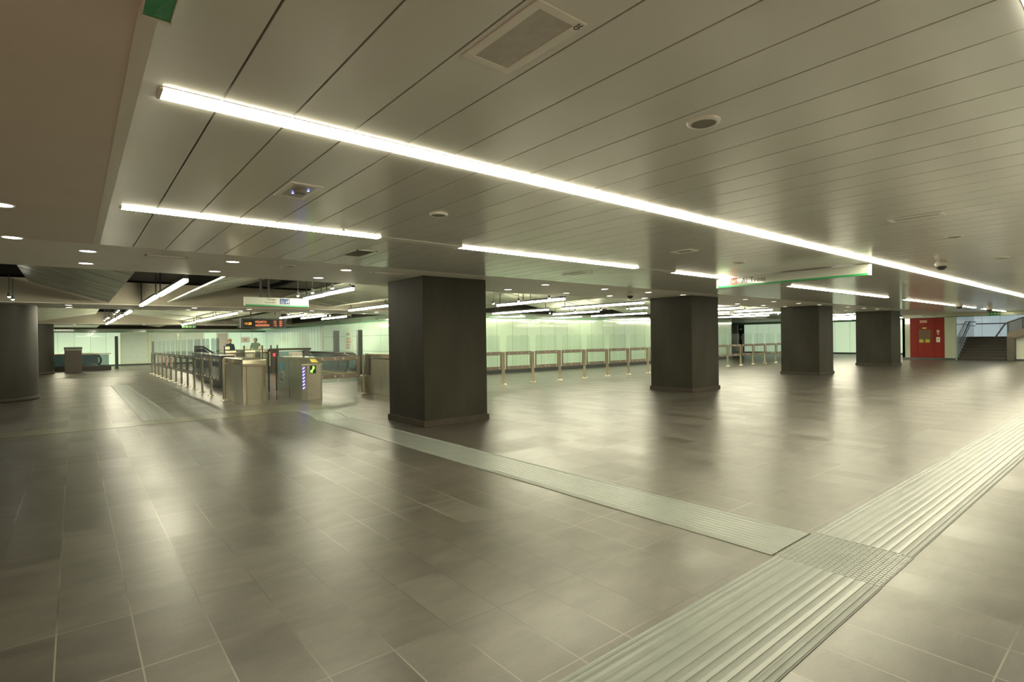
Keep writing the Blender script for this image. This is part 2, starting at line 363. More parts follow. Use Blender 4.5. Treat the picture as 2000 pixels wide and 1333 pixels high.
struct(b.build('wall_door', mint_mat('sage_glass', 'Y', 0, 50.0, (0.40, 0.46, 0.34))), 'sage green panels either side of the red door')
b = MB(); b.box(36.78, 36.92, 7.25, 9.62, 0, 0.11); struct(b.build('baseboard_door', M_skirt))
b = MB(); b.box(36.78, 36.95, -7, 9.62, 2.36, CZ); struct(b.build('trim_13', mat('fascia_sage', (0.36, 0.38, 0.27), 0.25)), 'sage band over the red door and stairs')
b = MB(); b.box(36.77, 36.95, -7, 9.62, 2.33, 2.36); struct(b.build('trim_14', M_greendk))
b = MB(); b.box(36.92, 41.0, 7.2, 7.32, 0, 2.6); struct(b.build('wall_stair_side', M_stairside), 'grey green glass wall beside the stairs')
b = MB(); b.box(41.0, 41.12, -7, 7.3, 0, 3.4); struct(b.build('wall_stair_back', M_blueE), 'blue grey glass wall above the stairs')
b = MB(); b.box(37.0, 41.0, -7, 7.3, 3.3, 3.4); struct(b.build('ceiling_9', M_plaster))
b = MB(); b.box(37.3, 37.4, -7, 4.9, 0.09, 1.5); struct(b.build('wall_under_stairs', mat('white_wall', (0.62, 0.66, 0.56), 0.4)), 'pale wall under the upper stair flight')
b = MB(); b.box(37.28, 37.4, -7, 4.9, 0, 0.09); struct(b.build('baseboard_under_stairs', M_skirt))

# door: red double technical door
d = thing('door_1', None, None, (36.8, 7.70, 0)); d['kind'] = 'structure'; d['label'] = 'tall red double door at the end of the hall'
b = MB(); b.box(0.0, 0.06, 0.008, 0.45, 0.1, 2.32); b.build('door_leaf', M_reddoor, d, 0.004)
b = MB(); b.box(0.0, 0.06, 0.456, 1.18, 0.1, 2.32); b.build('door_leaf', M_reddoor, d, 0.004)
b = MB(); b.box(0.0, 0.06, 1.186, 1.555, 0.1, 2.32); b.build('door_leaf', M_reddoor, d, 0.004)
b = MB(); b.box(-0.012, 0.0, 0.77, 1.10, 2.06, 2.20); b.box(-0.014, 0, 0.80, 1.07, 2.09, 2.17); b.build('vent_frame', mat('vent_pink', (0.45, 0.20, 0.15), 0.4), d)
def plate(nm, x, y0, y1, z0, z1, m, parent, t=0.006):
    b = MB(); b.box(x - t, x, y0, y1, z0, z1); return b.build(nm, m, parent)
po = thing('poster', 'dark poster with two yellow shapes on the red door', 'poster', (36.79, 8.30, 0.95))
plate('sheet', 0, 0.0, 0.55, 0.0, 0.73, mat('poster_brown', (0.10, 0.055, 0.02), 0.5), po)
for yy in (0.05, 0.33):
    b = MB(); b.lathe([(0.001, 0), (0.10, 0.02), (0.11, 0.1), (0.07, 0.19), (0.001, 0.2)], (0, 0, 0), 12)
    o = b.build('yellow_patch', mat('poster_yellow', (0.42, 0.36, 0.02), 0.6), po); o.location = (-0.01, yy + 0.1, 0.0); o.scale = (0.06, 1, 1)
text('poster_print', '-', 0.09, (-0.008, 0.45, 0.45), (PI / 2, 0, -PI / 2), mat('poster_ink', (0.4, 0.12, 0.06), 0.6), po)
p2 = thing('door_notice', 'small white notice with a green arrow on the red door', 'notice', (36.79, 7.90, 0.98))
plate('sheet', 0, 0, 0.16, 0, 0.27, M_white, p2)
b = MB(); b.prism([(0.03, 0.14), (0.08, 0.08), (0.13, 0.14), (0.10, 0.14), (0.10, 0.2), (0.06, 0.2), (0.06, 0.14)], 'x', -0.009, -0.006); b.build('green_arrow', M_green, p2)
p3 = thing('door_label', 'small pale label above the notice on the red door', 'label', (36.79, 7.92, 1.40))
plate('sheet', 0, 0, 0.12, 0.1, 0.24, mat('pinkish_label', (0.55, 0.38, 0.33), 0.5), p3); plate('lower_sheet', 0, 0.02, 0.09, 0.0, 0.05, M_white, p3)
o = plate('door_sticker', 36.795, 8.50, 8.68, 1.74, 1.79, M_yellow, None); tag(o, 'small orange yellow strip above the poster on the red door', 'sticker')

# ------------------------------------------------------------------ pillars
def square_pillar(x0, x1, y0, y1, label):
    t = thing('square_pillar', label, 'pillar', (x0, y0, 0), group='dark square pillars along the soffit')
    w, dd = x1 - x0, y1 - y0
    b = MB(); b.box(0, w, 0, dd, 0.0, CZ); b.build('shaft', M_pillar, t, 0.012)
    b = MB(); b.box(-0.025, w + 0.025, -0.025, dd + 0.025, 0, 0.105); b.build('plinth', M_pillar_base, t, 0.006)
    return t
square_pillar(4.50, 5.80, 7.82, 9.10, 'large dark stone pillar in the middle, nearest of the row')
square_pillar(12.42, 13.74, 7.82, 9.10, 'dark stone pillar below the left end of the hanging train sign')
square_pillar(20.80, 22.10, 7.95, 9.30, 'dark stone pillar third from the nearest in the row')
square_pillar(28.85, 30.20, 7.97, 9.40, 'farthest square dark pillar, beside the red door')
def round_pillar(cx, cy, r, label):
    t = thing('round_pillar', label, 'pillar', (cx, cy, 0), group='dark round pillars at the left')
    b = MB(); b.lathe([(r, 0.0), (r, CZ)], n=48); b.build('shaft', M_pillar_round, t)
    b = MB(); b.lathe([(r, 0.0), (r + 0.02, 0.0), (r + 0.02, 0.10), (r, 0.105)], n=48); b.build('plinth', M_pillar_base, t)
round_pillar(-1.68, 19.55, 0.93, 'rounded dark pillar cut by the left edge, the nearer one')
round_pillar(-1.72, 36.1, 0.95, 'rounded dark pillar behind the nearer one at the left')

# ------------------------------------------------------------------ lights in the slatted ceiling
def led(x0, x1, y, label, w=0.118, m=None):
    t = thing('led_strip', label, 'light', (x0, y, CZ), group='recessed light strips in the slatted ceiling')
    b = MB(); b.box(0.0, x1 - x0, -w / 2 + 0.004, w / 2 - 0.004, -0.0115, 0.0); b.build('diffuser', m or M_led, t)
    b = MB(); b.box(-0.012, x1 - x0 + 0.012, -w / 2 - 0.004, -w / 2 + 0.004, -0.003, 0.001); b.box(-0.012, x1 - x0 + 0.012, w / 2 - 0.004, w / 2 + 0.004, -0.003, 0.001)
    b.box(-0.014, 0.0, -w / 2, w / 2, -0.012, 0.001); b.box(x1 - x0, x1 - x0 + 0.014, -w / 2, w / 2, -0.012, 0.001)
    b.build('frame', M_trim, t)
    return t
led(0.305, 36.5, 2.715, 'long bright light strip crossing the whole slatted ceiling')
led(0.305, 2.47, 5.18, 'short light strip at the left, before the nearest pillar', 0.10)
led(3.48, 6.73, 5.18, 'light strip segment passing over the nearest pillar', 0.10)
led(7.71, 10.95, 5.18, 'light strip segment ending behind the hanging train sign', 0.10)
led(12.0, 18.4, 5.18, 'light strip segment seen below the hanging train sign', 0.10)
led(20.1, 29.8, 5.20, 'light strip segment pointing at the red door', 0.10)
led(31.2, 36.5, 5.20, 'farthest light strip segment above the stairs', 0.10)
led(2.35, 36.5, 0.20, 'light strip in the top right corner of the picture', 0.18, M_led_soft)
for i, (a, c) in enumerate([(2.49, 3.46), (6.75, 7.69)]):
    b = MB(); b.box(a, c, 5.13, 5.145, CZ - 0.006, CZ); b.box(a, c, 5.215, 5.23, CZ - 0.006, CZ); b.box(a, c, 5.145, 5.215, CZ - 0.003, CZ)
    tag(b.build('blank_channel', M_slat), ['unlit channel between the first and second light segments', 'unlit channel between the second and third light segments'][i], 'light fitting', 'unlit channels')

# ceiling mounted fittings
def frame_lamp(x0, x1, y0, y1, label, name='emergency_lamp', mark=False, blue=False, z=CZ):
    t = thing(name, label, 'lamp', ((x0 + x1) / 2, (y0 + y1) / 2, z))
    w, d_ = (x1 - x0) / 2, (y1 - y0) / 2; f = 0.036
    b = MB(); b.box(-w, w, -d_, -d_ + f, -0.007, 0); b.box(-w, w, d_ - f, d_, -0.007, 0); b.box(-w, -w + f, -d_ + f, d_ - f, -0.007, 0); b.box(w - f, w, -d_ + f, d_ - f, -0.007, 0)
    b.build('frame', M_offwhite, t, 0.003)
    b = MB(); b.box(-w + f, w - f, -d_ + f, d_ - f, -0.004, 0); b.build('lens', M_lens, t, 0.002)
    if mark:
        text('frame_mark', '2D', 0.03, (w - 0.03, -d_ + 0.008, -0.0075), (PI, 0, PI / 2), M_ink, t)
    if blue:
        for q in ((-0.02, 0.05), (0.03, 0.0), (0.05, -0.07)):
            b = MB(); b.tube((q[0], q[1], -0.012), (q[0], q[1], -0.009), 0.007, 10); b.build('indicator', M_bluedot, t)
        b = MB(); b.tube((0.0, -0.05, -0.03), (0.0, -0.05, -0.005), 0.035, 16, 0.05); b.build('sensor', M_lens2, t)
    return t
frame_lamp(1.15, 1.375, 1.25, 1.685, 'rectangular ceiling lamp marked 2D above the long light strip', mark=True)
frame_lamp(1.14, 1.36, 3.71, 4.12, 'square ceiling detector with blue lights between the two strips', 'ceiling_detector', blue=True)
frame_lamp(5.93, 6.12, 1.25, 1.67, 'rectangular ceiling lamp at the right above the far strip end')
frame_lamp(5.86, 6.06, 3.70, 3.98, 'small rectangular ceiling lamp between the strips, near the second pillar')
frame_lamp(9.8, 10.0, 3.7, 4.0, 'small ceiling lamp beyond the train sign')
frame_lamp(6.35, 6.60, 5.95, 6.4, 'rectangular ceiling grille between the first two pillars', 'ceiling_grille')
def speaker(x, y, r, label, z=CZ):
    t = thing('ceiling_speaker', label, 'speaker', (x, y, z), group='round ceiling speakers')
    b = MB(); b.lathe([(r * 0.72, -0.012), (r * 0.8, -0.016), (r * 0.97, -0.008), (r, 0.0)], n=40); b.build('rim', M_offwhite, t)
    b = MB(); b.lathe([(0.0001, -0.011), (r * 0.73, -0.011)], n=40); b.build('mesh_cover', M_lens2, t)
speaker(2.455, 1.465, 0.082, 'round ceiling speaker above the long strip, the largest one seen')
speaker(2.43, 3.94, 0.082, 'round ceiling speaker between the two strips left of centre')
speaker(7.57, 1.49, 0.09, 'round ceiling speaker at the far right above the strip')
speaker(7.51, 3.93, 0.09, 'round ceiling speaker above the hanging train sign')
speaker(10.3, 1.5, 0.1, 'round ceiling speaker near the right edge, behind the dome camera')
speaker(2.38, 7.82, 0.082, 'round speaker in the plaster soffit left of the nearest pillar')
speaker(7.2, 7.6, 0.09, 'round speaker in the plaster soffit right of the nearest pillar')
def grille(x0, x1, y0, y1, label, m=None):
    t = thing('ceiling_grille', label, 'grille', ((x0 + x1) / 2, (y0 + y1) / 2, CZ))
    w, d_ = (x1 - x0) / 2, (y1 - y0) / 2
    b = MB(); b.box(-w, w, -d_, -d_ + .02, -0.008, 0); b.box(-w, w, d_ - .02, d_, -0.008, 0); b.box(-w, -w + .02, -d_, d_, -0.008, 0); b.box(w - .02, w, -d_, d_, -0.008, 0)
    b.build('frame', M_offwhite if m is None else m, t)
    b = MB(); n = int(2 * w / 0.03)
    for i in range(n): b.box(-w + 0.02 + i * (2 * w - 0.04) / n, -w + 0.02 + (i + 0.55) * (2 * w - 0.04) / n, -d_ + 0.02, d_ - 0.02, -0.006, 0)
    b.build('louvres', M_lens2 if m is None else m, t)
grille(2.58, 2.84, 6.0, 6.5, 'dark louvred grille in the slats near the nearest pillar')
grille(0.68, 1.12, 7.78, 7.92, 'long pale grille in the plaster soffit at the left', M_plaster)
grille(3.62, 4.15, 7.82, 7.98, 'pale grille in the soffit beside the nearest pillar', M_offwhite)
grille(9.7, 10.5, 8.0, 8.2, 'pale grille in the soffit between the first two pillars', M_offwhite)
# round sprinkler
b = MB(); b.lathe([(0.0001, -0.03), (0.018, -0.028), (0.008, -0.01), (0.03, -0.004), (0.03, 0)], (2.0, 4.95, CZ), 16)
tag(b.build('sprinkler', M_offwhite), 'small sprinkler head beside the second light strip', 'sprinkler')

def downlight(x, y, z, dim, label, group):
    t = thing('downlight', label, 'downlight', (x, y, z), group=group)
    b = MB(); b.lathe([(0.075, -0.001), (0.078, -0.006), (0.088, -0.006), (0.09, 0)], n=24); b.build('rim', M_offwhite, t)
    b = MB(); b.lathe([(0.0001, -0.003), (0.076, -0.003)], n=24); b.build('lens', M_downdim if dim else M_down, t)
    return t
G1 = 'round downlights in the pillar soffit'
dl = [(-0.42, 5.62, 'upper of the two downlights at the left edge'), (-0.46, 7.26, 'lower of the two downlights at the left edge')]
for x_, y_, s in dl: downlight(x_, y_, CZ, False, 'round downlight, ' + s, 'downlights in the left plaster ceiling')
for i, x_ in enumerate([0.14, 1.65, 3.2, 7.3, 9.08, 10.65, 12.1, 15.3, 17.1, 18.9, 20.6, 23.3, 25.0, 26.6]):
    downlight(x_, 7.85, CZ, x_ > 11, 'round downlight in the front row of the pillar soffit, %s from the left' % ORD[i], G1)
    downlight(x_, 9.04, CZ, i % 3 == 1, 'round downlight in the rear row of the pillar soffit, %s from the left' % ORD[i], G1)
for i, x_ in enumerate([-0.09, 2.86, 4.4, 6.4, 8.8, 10.2]):
    downlight(x_, 18.75, CZ, False, 'small downlight in the second soffit, front row, %s from the left' % ORD[i], 'downlights in the second soffit')
    downlight(x_, 19.9, CZ, i % 2 == 1, 'small downlight in the second soffit, rear row, %s from the left' % ORD[i], 'downlights in the second soffit')
for i, x_ in enumerate([0.04, 3.06, 6.1]):
    downlight(x_, 36.2, CZ, False, 'tiny downlight in the farthest soffit, %s from the left' % ORD[i], 'downlights in the farthest soffit')

def dome_camera(x, y, z, label, s=1.0):
    t = thing('dome_camera', label, 'camera', (x, y, z), group='dome security cameras')
    b = MB(); b.tube((0, 0, -0.05 * s), (0, 0, 0.004), 0.055 * s, 20); b.lathe([(0.055 * s, -0.02 * s), (0.085 * s, -0.03 * s), (0.085 * s, -0.085 * s), (0.07 * s, -0.1 * s)], n=24); b.build('housing', M_lens, t)
    b = MB(); b.lathe([(0.07 * s, -0.095 * s), (0.065 * s, -0.13 * s), (0.04 * s, -0.155 * s), (0.0001, -0.165 * s)], n=24); b.build('dome', M_darkpl, t)
dome_camera(9.9, 2.1, CZ, 'dome security camera on the slatted ceiling at the right', 0.9)
dome_camera(10.09, 7.95, CZ, 'dome security camera on the soffit between the first pillars')
dome_camera(5.54, 19.0, CZ, 'dome security camera above the orange display', 1.3)
dome_camera(8.2, 19.9, CZ, 'dome security camera over the emergency gate', 1.2)
dome_camera(14.9, 12.9, 2.62, 'dome security camera among the hanging tubes over the barriers', 1.2)
dome_camera(24.5, 4.7, CZ, 'dome security camera near the far end of the second strip', 1.3)
dome_camera(29.0, 4.6, CZ, 'dome security camera near the stairs', 1.3)

# ------------------------------------------------------------------ wave ceiling: tilted panels in the open ceiling
def wave_panel(xl, zl, xh, zh, y0, y1, m, label, n=3):
    """one tilted panel made of boards that run up the slope, with open joints"""
    b = MB(); L_ = y1 - y0
    for i in range(n):
        a = y0 + L_ * i / n + 0.05; c = y0 + L_ * (i + 1) / n - 0.05
        if xl < xh: b.quad((xl, a, zl), (xh, a, zh), (xh, c, zh), (xl, c, zl), 0.03)
        else: b.quad((xh, a, zh), (xl, a, zl), (xl, c, zl), (xh, c, zh), 0.03)
    for i in range(n * 3):
        a = y0 + L_ * (i + 0.5) / (n * 3)
        p, q = ((xl, zl), (xh, zh)) if xl < xh else ((xh, zh), (xl, zl))
        b.quad((p[0], a, p[1] - 0.012), (q[0], a, q[1] - 0.012), (q[0], a + 0.03, q[1] - 0.012), (p[0], a + 0.03, p[1] - 0.012), 0.012)
    return tag(b.build('ceiling_panel', m), label, 'ceiling panel', 'tilted panels of the open ceiling')
wave_panel(0.74, 2.56, -0.84, 3.03, 9.9, 17.8, M_panel, 'large dull metal ceiling panel sloping down at the top left', 2)
wave_panel(2.05, 2.60, 4.3, 3.28, 9.9, 17.8, M_panel, 'metal ceiling panel rising right of the left light tubes', 2)
wave_panel(6.55, 2.62, 5.15, 2.86, 9.9, 17.8, M_panellt, 'pale ceiling panel behind the accessible gate sign', 2)
wave_panel(6.65, 2.62, 9.3, 2.98, 9.9, 17.8, M_panellt, 'pale ceiling panel left of the nearest pillar top')
k = 0
for xk in (11.9, 17.1, 22.3, 27.5, 32.7, 37.9):
    wave_panel(xk - 0.05, 2.62, xk - 2.0, 2.92, 10.4, 17.5, M_panellt, 'pale ceiling panel over the long barrier, falling side, %s group from the nearest pillar' % ORD[k])
    wave_panel(xk + 0.05, 2.62, xk + 2.5, 2.98, 10.1, 17.5, M_panellt, 'pale ceiling panel over the long barrier, rising side, %s group from the nearest pillar' % ORD[k]); k += 1
wave_panel(-1.45, 2.6, 0.9, 3.02, 20.8, 34.6, M_panellt, 'striped ceiling panel behind the second soffit at the left', 5)
wave_panel(5.6, 2.6, 2.2, 3.05, 20.8, 34.6, M_panellt, 'striped ceiling panel behind the second soffit right of the tubes', 5)
wave_panel(8.2, 2.62, 10.4, 2.9, 20.8, 34.6, M_panellt, 'pale ceiling panel above the side wall', 3)
wave_panel(8.1, 2.62, 7.0, 2.8, 20.8, 34.6, M_panellt, 'pale ceiling panel above the orange display', 3)
wave_panel(4.6, 2.62, 2.6, 2.9, 37.6, 44.6, M_panellt, 'farthest pale ceiling panel by the mint wall', 3)
# dark side struts visible between panels
for i, (x_, y0_, y1_) in enumerate([(9.7, 10, 17.6), (4.7, 10, 17.6), (14.7, 10, 17.6)]):
    b = MB(); b.box(x_ - 0.04, x_ + 0.04, y0_, y1_, 3.1, 3.22)
    for j in (0.4, 1.75, 2.85, 4.1, 4.9, 6.2): b.tube((x_, y0_ + j, 3.2), (x_, y0_ + j, 4.15), 0.03, 8)
    tag(b.build('support_rail', M_void), ['dark rail with hangers beside the nearest pillar top', 'dark rail with hangers above the accessible gate sign', 'dark rail with hangers over the long barrier'][i], 'rail')

# hanging tubes
TZ = 2.53
def hanging_tube(x, y0, y1, label, z=TZ, zt=3.1, w=0.035):
    t = thing('hanging_tube_light', label, 'light', (x, y0, z), group='hanging tube lights under the open ceiling')
    L_ = y1 - y0
    b = MB(); b.box(-w, w, 0, L_, 0, 0.05); b.build('housing', M_grey, t)
    b = MB(); b.box(-w, w, 0.02, L_ - 0.02, -0.05, 0); b.build('diffuser', M_tube, t)
    for q in (0.15, L_ - 0.15):
        b = MB(); b.tube((0, q, 0.04), (0, q, zt - z), 0.012, 6); b.build('hanger', M_darkpl, t)
    return t
tb = [(1.46, 10.33, 13.87, 'leftmost hanging row, nearest tube'), (1.44, 14.18, 17.75, 'leftmost hanging row, second tube'), (1.42, 20.9, 23.0, 'leftmost hanging row, first tube beyond the second soffit'),
      (1.38, 24.0, 26.6, 'leftmost hanging row, short tube in the far void'), (1.36, 27.5, 31.0, 'leftmost hanging row, long tube in the far void'), (1.33, 31.6, 34.7, 'leftmost hanging row, last tube before the farthest soffit'),
      (4.36, 10.35, 11.95, 'second hanging row, nearest tube'), (4.40, 12.1, 13.4, 'second hanging row, tube over the accessible sign'), (4.5, 20.9, 24.65, 'second hanging row, first tube beyond the second soffit'),
      (4.55, 25.2, 29.4, 'second hanging row, middle far tube'), (4.7, 30.8, 34.8, 'second hanging row, last far tube'),
      (7.33, 14.86, 17.75, 'long tube just left of the nearest pillar'), (7.0, 21.5, 24.5, 'far tube above the orange display, left one'), (7.9, 21.5, 24.5, 'far tube above the orange display, middle one'), (9.0, 22.0, 25.0, 'far tube above the side wall'),
      (10.15, 10.16, 11.70, 'row right of the nearest pillar, near half'), (10.22, 11.8, 13.2, 'row right of the nearest pillar, far half'),
      (13.35, 14.21, 17.54, 'long tube low over the barrier, left one'), (13.40, 10.03, 13.57, 'long tube touching the second pillar in view'),
      (15.75, 11.66, 12.41, 'tiny tube beside the second pillar'), (16.1, 14.22, 15.70, 'short spot row tube, near half, over the barrier'), (16.15, 15.75, 16.9, 'short spot row tube, far half, over the barrier'),
      (19.3, 14.32, 17.53, 'long tube low over the barrier, right one'), (19.2, 10.1, 13.6, 'long tube behind the second pillar'),
      (21.9, 10.1, 11.7, 'tube right of the second pillar, topmost'), (22.0, 12.0, 13.6, 'tube right of the second pillar, with spots'), (24.9, 10.2, 13.4, 'tube between second and third pillars, upper'),
      (24.9, 14.2, 17.4, 'tube between second and third pillars, middle'), (27.8, 13.0, 16.5, 'tube between second and third pillars, lower'),
      (31.0, 10.2, 13.4, 'tube left of the third pillar, far'), (34.5, 10.2, 13.6, 'tube between third and fourth pillars, upper'), (37.5, 10.2, 13.6, 'tube between third and fourth pillars, lower'),
      (41, 10.5, 15.0, 'farthest tube before the end wall')]
for x_, a, c, lb in tb: hanging_tube(x_, a, c, 'hanging tube light, ' + lb)
def spot(x, y, z, label):
    t = thing('spot_lamp', label, 'spotlight', (x, y, z), group='small spotlights on the hanging rows')
    b = MB(); b.tube((0, 0, 0.0), (0, 0, 0.09), 0.035, 12, 0.03); b.tube((0, 0, 0.09), (0, 0, 0.5), 0.008, 6); b.build('housing', M_grey, t)
    b = MB(); b.lathe([(0.0001, -0.02), (0.02, -0.014), (0.03, 0.0)], n=14); b.build('bulb', M_spot, t)
sp = [(4.15, 10.9), (4.15, 12.1), (4.15, 13.1), (10.0, 10.6), (10.0, 11.9), (10.0, 13.1), (15.96, 14.0), (15.96, 15.4), (15.96, 16.9), (16.2, 12.9), (21.8, 11.2), (22.0, 13.7), (27.7, 12.5), (27.7, 15.0),
      (-1.1, 16.4), (-1.1, 17.3), (1.15, 21.6), (1.15, 22.6), (1.15, 24.0), (1.12, 27.4), (1.1, 28.6), (1.1, 30.4), (6.6, 22.0), (7.5, 22.4), (8.4, 22.4)]
sl = ['left of the nearest pillar, top', 'left of the nearest pillar, middle', 'left of the nearest pillar, lowest', 'right of the nearest pillar, highest', 'right of the nearest pillar, middle', 'right of the nearest pillar, lowest',
      'over the barrier, first', 'over the barrier, second', 'over the barrier, third', 'large star beside the second pillar', 'right of the second pillar, lower left', 'right of the second pillar, upper', 'between second and third pillars, upper',
      'between second and third pillars, lower', 'at the left edge, near one', 'at the left edge, far one', 'leftmost hanging row, first', 'leftmost hanging row, second', 'leftmost hanging row, third', 'leftmost hanging row, fourth',
      'leftmost hanging row, fifth', 'leftmost hanging row, sixth', 'over the orange display, left', 'over the orange display, middle', 'over the orange display, right']
for (x_, y_), s in zip(sp, sl): spot(x_, y_, 2.55, 'tiny bright spotlight, ' + s)

# ------------------------------------------------------------------ tactile paving
def ribs_x(x0, x1, y0, y1, name, label, step=0.6):
    """paving strip with ribs running along x"""
    t = thing(name, label, 'tactile paving', (x0, y0, 0))
    W = y1 - y0
    b = MB(); b.box(0, x1 - x0, 0, W, -0.002, 0.0035); b.build('base', M_groove, t)
    b = MB(); ys = []
    e = 0.028
    for q in (0.004, 0.036, W - 0.064, W - 0.032): ys.append((q, q + e))
    n = 8; a0, a1 = 0.072, W - 0.072; p = (a1 - a0) / n
    for i in range(n): ys.append((a0 + i * p + 0.002, a0 + (i + 1) * p - 0.003))
    q = 0
    while q < x1 - x0 - 1e-6:
        q1 = min(q + step, x1 - x0)
        for a, c in ys:
            h = 0.0065
            b.prism([(a, 0.0035), (a + 0.004, h), ((a + c) / 2, h + 0.0010), (c - 0.004, h), (c, 0.0035)], 'x', q + 0.0001, q1 - 0.0001)
        q = q1
    b.build('ribs', M_tact, t); return t
def ribs_y(x0, x1, y0, y1, name, label, bend=None):
    t = thing(name, label, 'tactile paving', (x0, y0, 0))
    W = x1 - x0; Ly = y1 - y0
    f = bend or (lambda q: 0.0)
    n = max(1, int(Ly / 0.6)); qs = [Ly * i / n for i in range(n + 1)]
    b = MB(); r = MB()
    e = 0.026; xs = [(q, q + e) for q in (0.004, 0.034, W - 0.06, W - 0.03)]
    m = 9; p = (W - 0.136) / m
    for i in range(m): xs.append((0.068 + i * p + 0.002, 0.068 + (i + 1) * p - 0.003))
    for qa, qb in zip(qs[:-1], qs[1:]):
        fa, fb = f(qa), f(qb)
        b.quad((fa, qa, -0.001), (W + fa, qa, -0.001), (W + fb, qb, -0.001), (fb, qb, -0.001), 0.0045)
        for a, c in xs:
            h = 0.0065
            pa = [(a, 0.0035), (a + 0.004, h), ((a + c) / 2, h + 0.0010), (c - 0.004, h), (c, 0.0035)]
            vs = [(fa + u, qa, z) for u, z in pa] + [(fb + u, qb, z) for u, z in pa]; k_ = 5
            r.add(vs, [tuple(range(k_)), tuple(range(2 * k_ - 1, k_ - 1, -1))] + [(i, i + k_, (i + 1) % k_ + k_, (i + 1) % k_) for i in range(k_)])
    b.build('base', M_groove, t); r.build('ribs', M_tact, t); return t
ribs_x(-2.0, 3.555, 1.04, 1.64, 'tactile_strip', 'wide ribbed tactile strip in the foreground, from the bottom edge to the crossing pad')
ribs_x(4.185, 31.0, 1.05, 1.65, 'tactile_strip', 'wide ribbed tactile strip running right from the crossing pad to the stairs')
ribs_y(3.50, 4.10, 1.66, 9.8, 'tactile_strip', 'ribbed tactile strip from the crossing pad past the nearest pillar', lambda q: 0.05 - 0.10 * q / 8.14)
ribs_y(3.42, 4.02, 9.8, 11.4, 'tactile_strip', 'short bent tactile strip in front of the ticket gates', lambda q: min(q, 0.9) * 0.2)
ribs_y(1.0, 1.52, 12.2, 23.3, 'tactile_strip', 'ribbed tactile strip at the left beside the glass barriers', lambda q: -0.02 * q / 11)
t = thing('tactile_crossing_pad', 'square pad of small bumps where the two tactile strips cross', 'tactile paving', (3.557, 1.045, 0))
b = MB(); b.box(0, 0.626, 0, 0.60, -0.001, 0.004); b.build('base', M_tact, t)
b = MB(); n = 19
for i in range(n):
    for j in range(n):
        cx = 0.626 * (i + 0.5) / n; cy = 0.60 * (j + 0.5) / n; s = 0.013; u = 0.010
        vs = [(cx - s, cy - s, 0.004), (cx + s, cy - s, 0.004), (cx + s, cy + s, 0.004), (cx - s, cy + s, 0.004), (cx - u, cy - u, 0.007), (cx + u, cy - u, 0.007), (cx + u, cy + u, 0.007), (cx - u, cy + u, 0.007)]
        b.add(vs, [(4, 5, 6, 7), (0, 1, 5, 4), (1, 2, 6, 5), (2, 3, 7, 6), (3, 0, 4, 7)])
b.build('bumps', M_tact, t)
b = MB(); b.box(-9, 3.35, 11.55, 12.25, -0.001, 0.003); b.prism([(3.35, 11.55), (3.62, 11.38), (4.22, 11.38), (4.35, 12.3), (4.0, 12.95), (3.5, 12.9), (3.35, 12.25)], 'z', -0.001, 0.003)
tag(b.build('smooth_floor_band', M_tactsm), 'smooth olive band across the floor in front of the gates', 'floor band')
b = MB(); b.box(-9, 1.6, 23.4, 24.0, -0.001, 0.003); tag(b.build('smooth_floor_band', M_tactsm), 'smooth pale band across the floor at the far left, near the rounded pillar', 'floor band')
b = MB(); b.box(-2, 2.6, 30.3, 31.2, -0.001, 0.003); tag(b.build('smooth_floor_band', M_tactsm), 'farthest smooth floor band, in front of the grey cabinet', 'floor band')

# ------------------------------------------------------------------ signs
def metro_M(parent, loc, rot, s):
    b = MB(); b.box(0, s, 0, s, 0, 0.002); o = b.build('symbol_square', M_red, parent); o.location = loc; o.rotation_euler = rot
    b = MB()
    def st(x0, y0, x1, y1, w=0.11):
        b.prism([(x0 * s - w * s / 2, y0 * s), (x0 * s + w * s / 2, y0 * s), (x1 * s + w * s / 2, y1 * s), (x1 * s - w * s / 2, y1 * s)], 'z', 0.002, 0.003)
    st(0.16, 0.14, 0.27, 0.86); st(0.27, 0.86, 0.5, 0.2); st(0.5, 0.2, 0.73, 0.86); st(0.73, 0.86, 0.84, 0.14)
    st(0.34, 0.14, 0.40, 0.55, 0.07); st(0.66, 0.14, 0.60, 0.55, 0.07)
    q = b.build('symbol_letter', M_signwhite, o); return o
sg = thing('hanging_sign', 'long hanging sign with green edge reading Ai Treni', 'sign', (9.30, 2.86, 2.350))
LS = 2.43
b = MB(); b.box(0, 0.07, 0, LS, 0.03, 0.164); b.build('panel', M_signface, sg)
b = MB(); b.box(-0.003, 0.073, 0.0, LS, 0.0, 0.03); b.build('green_edge', M_green, sg)
b = MB(); b.box(-0.004, 0.074, -0.03, 0.0, 0.0, 0.164); b.build('end_cap', M_signwhite, sg); b = MB(); b.box(-0.004, 0.074, LS, LS + 0.03, 0.0, 0.164); b.build('end_cap', M_signwhite, sg)
rs = (PI / 2, 0, -PI / 2)
text('sign_text', 'Ai Treni', 0.13, (-0.002, 1.98, 0.055), rs, M_ink, sg, sx=1.0)
metro_M(sg, (-0.001, 2.18, 0.043), rs, 0.115)
b = MB(); b.prism([(0, 0.03), (0.035, 0.065), (0.04, 0.058), (0.018, 0.035), (0.09, 0.035), (0.09, 0.025), (0.018, 0.025), (0.04, 0.002), (0.035, -0.005)], 'z', 0, 0.002)
o = b.build('left_arrow', M_ink, sg); o.location = (-0.001, 2.345, 0.068); o.rotation_euler = rs

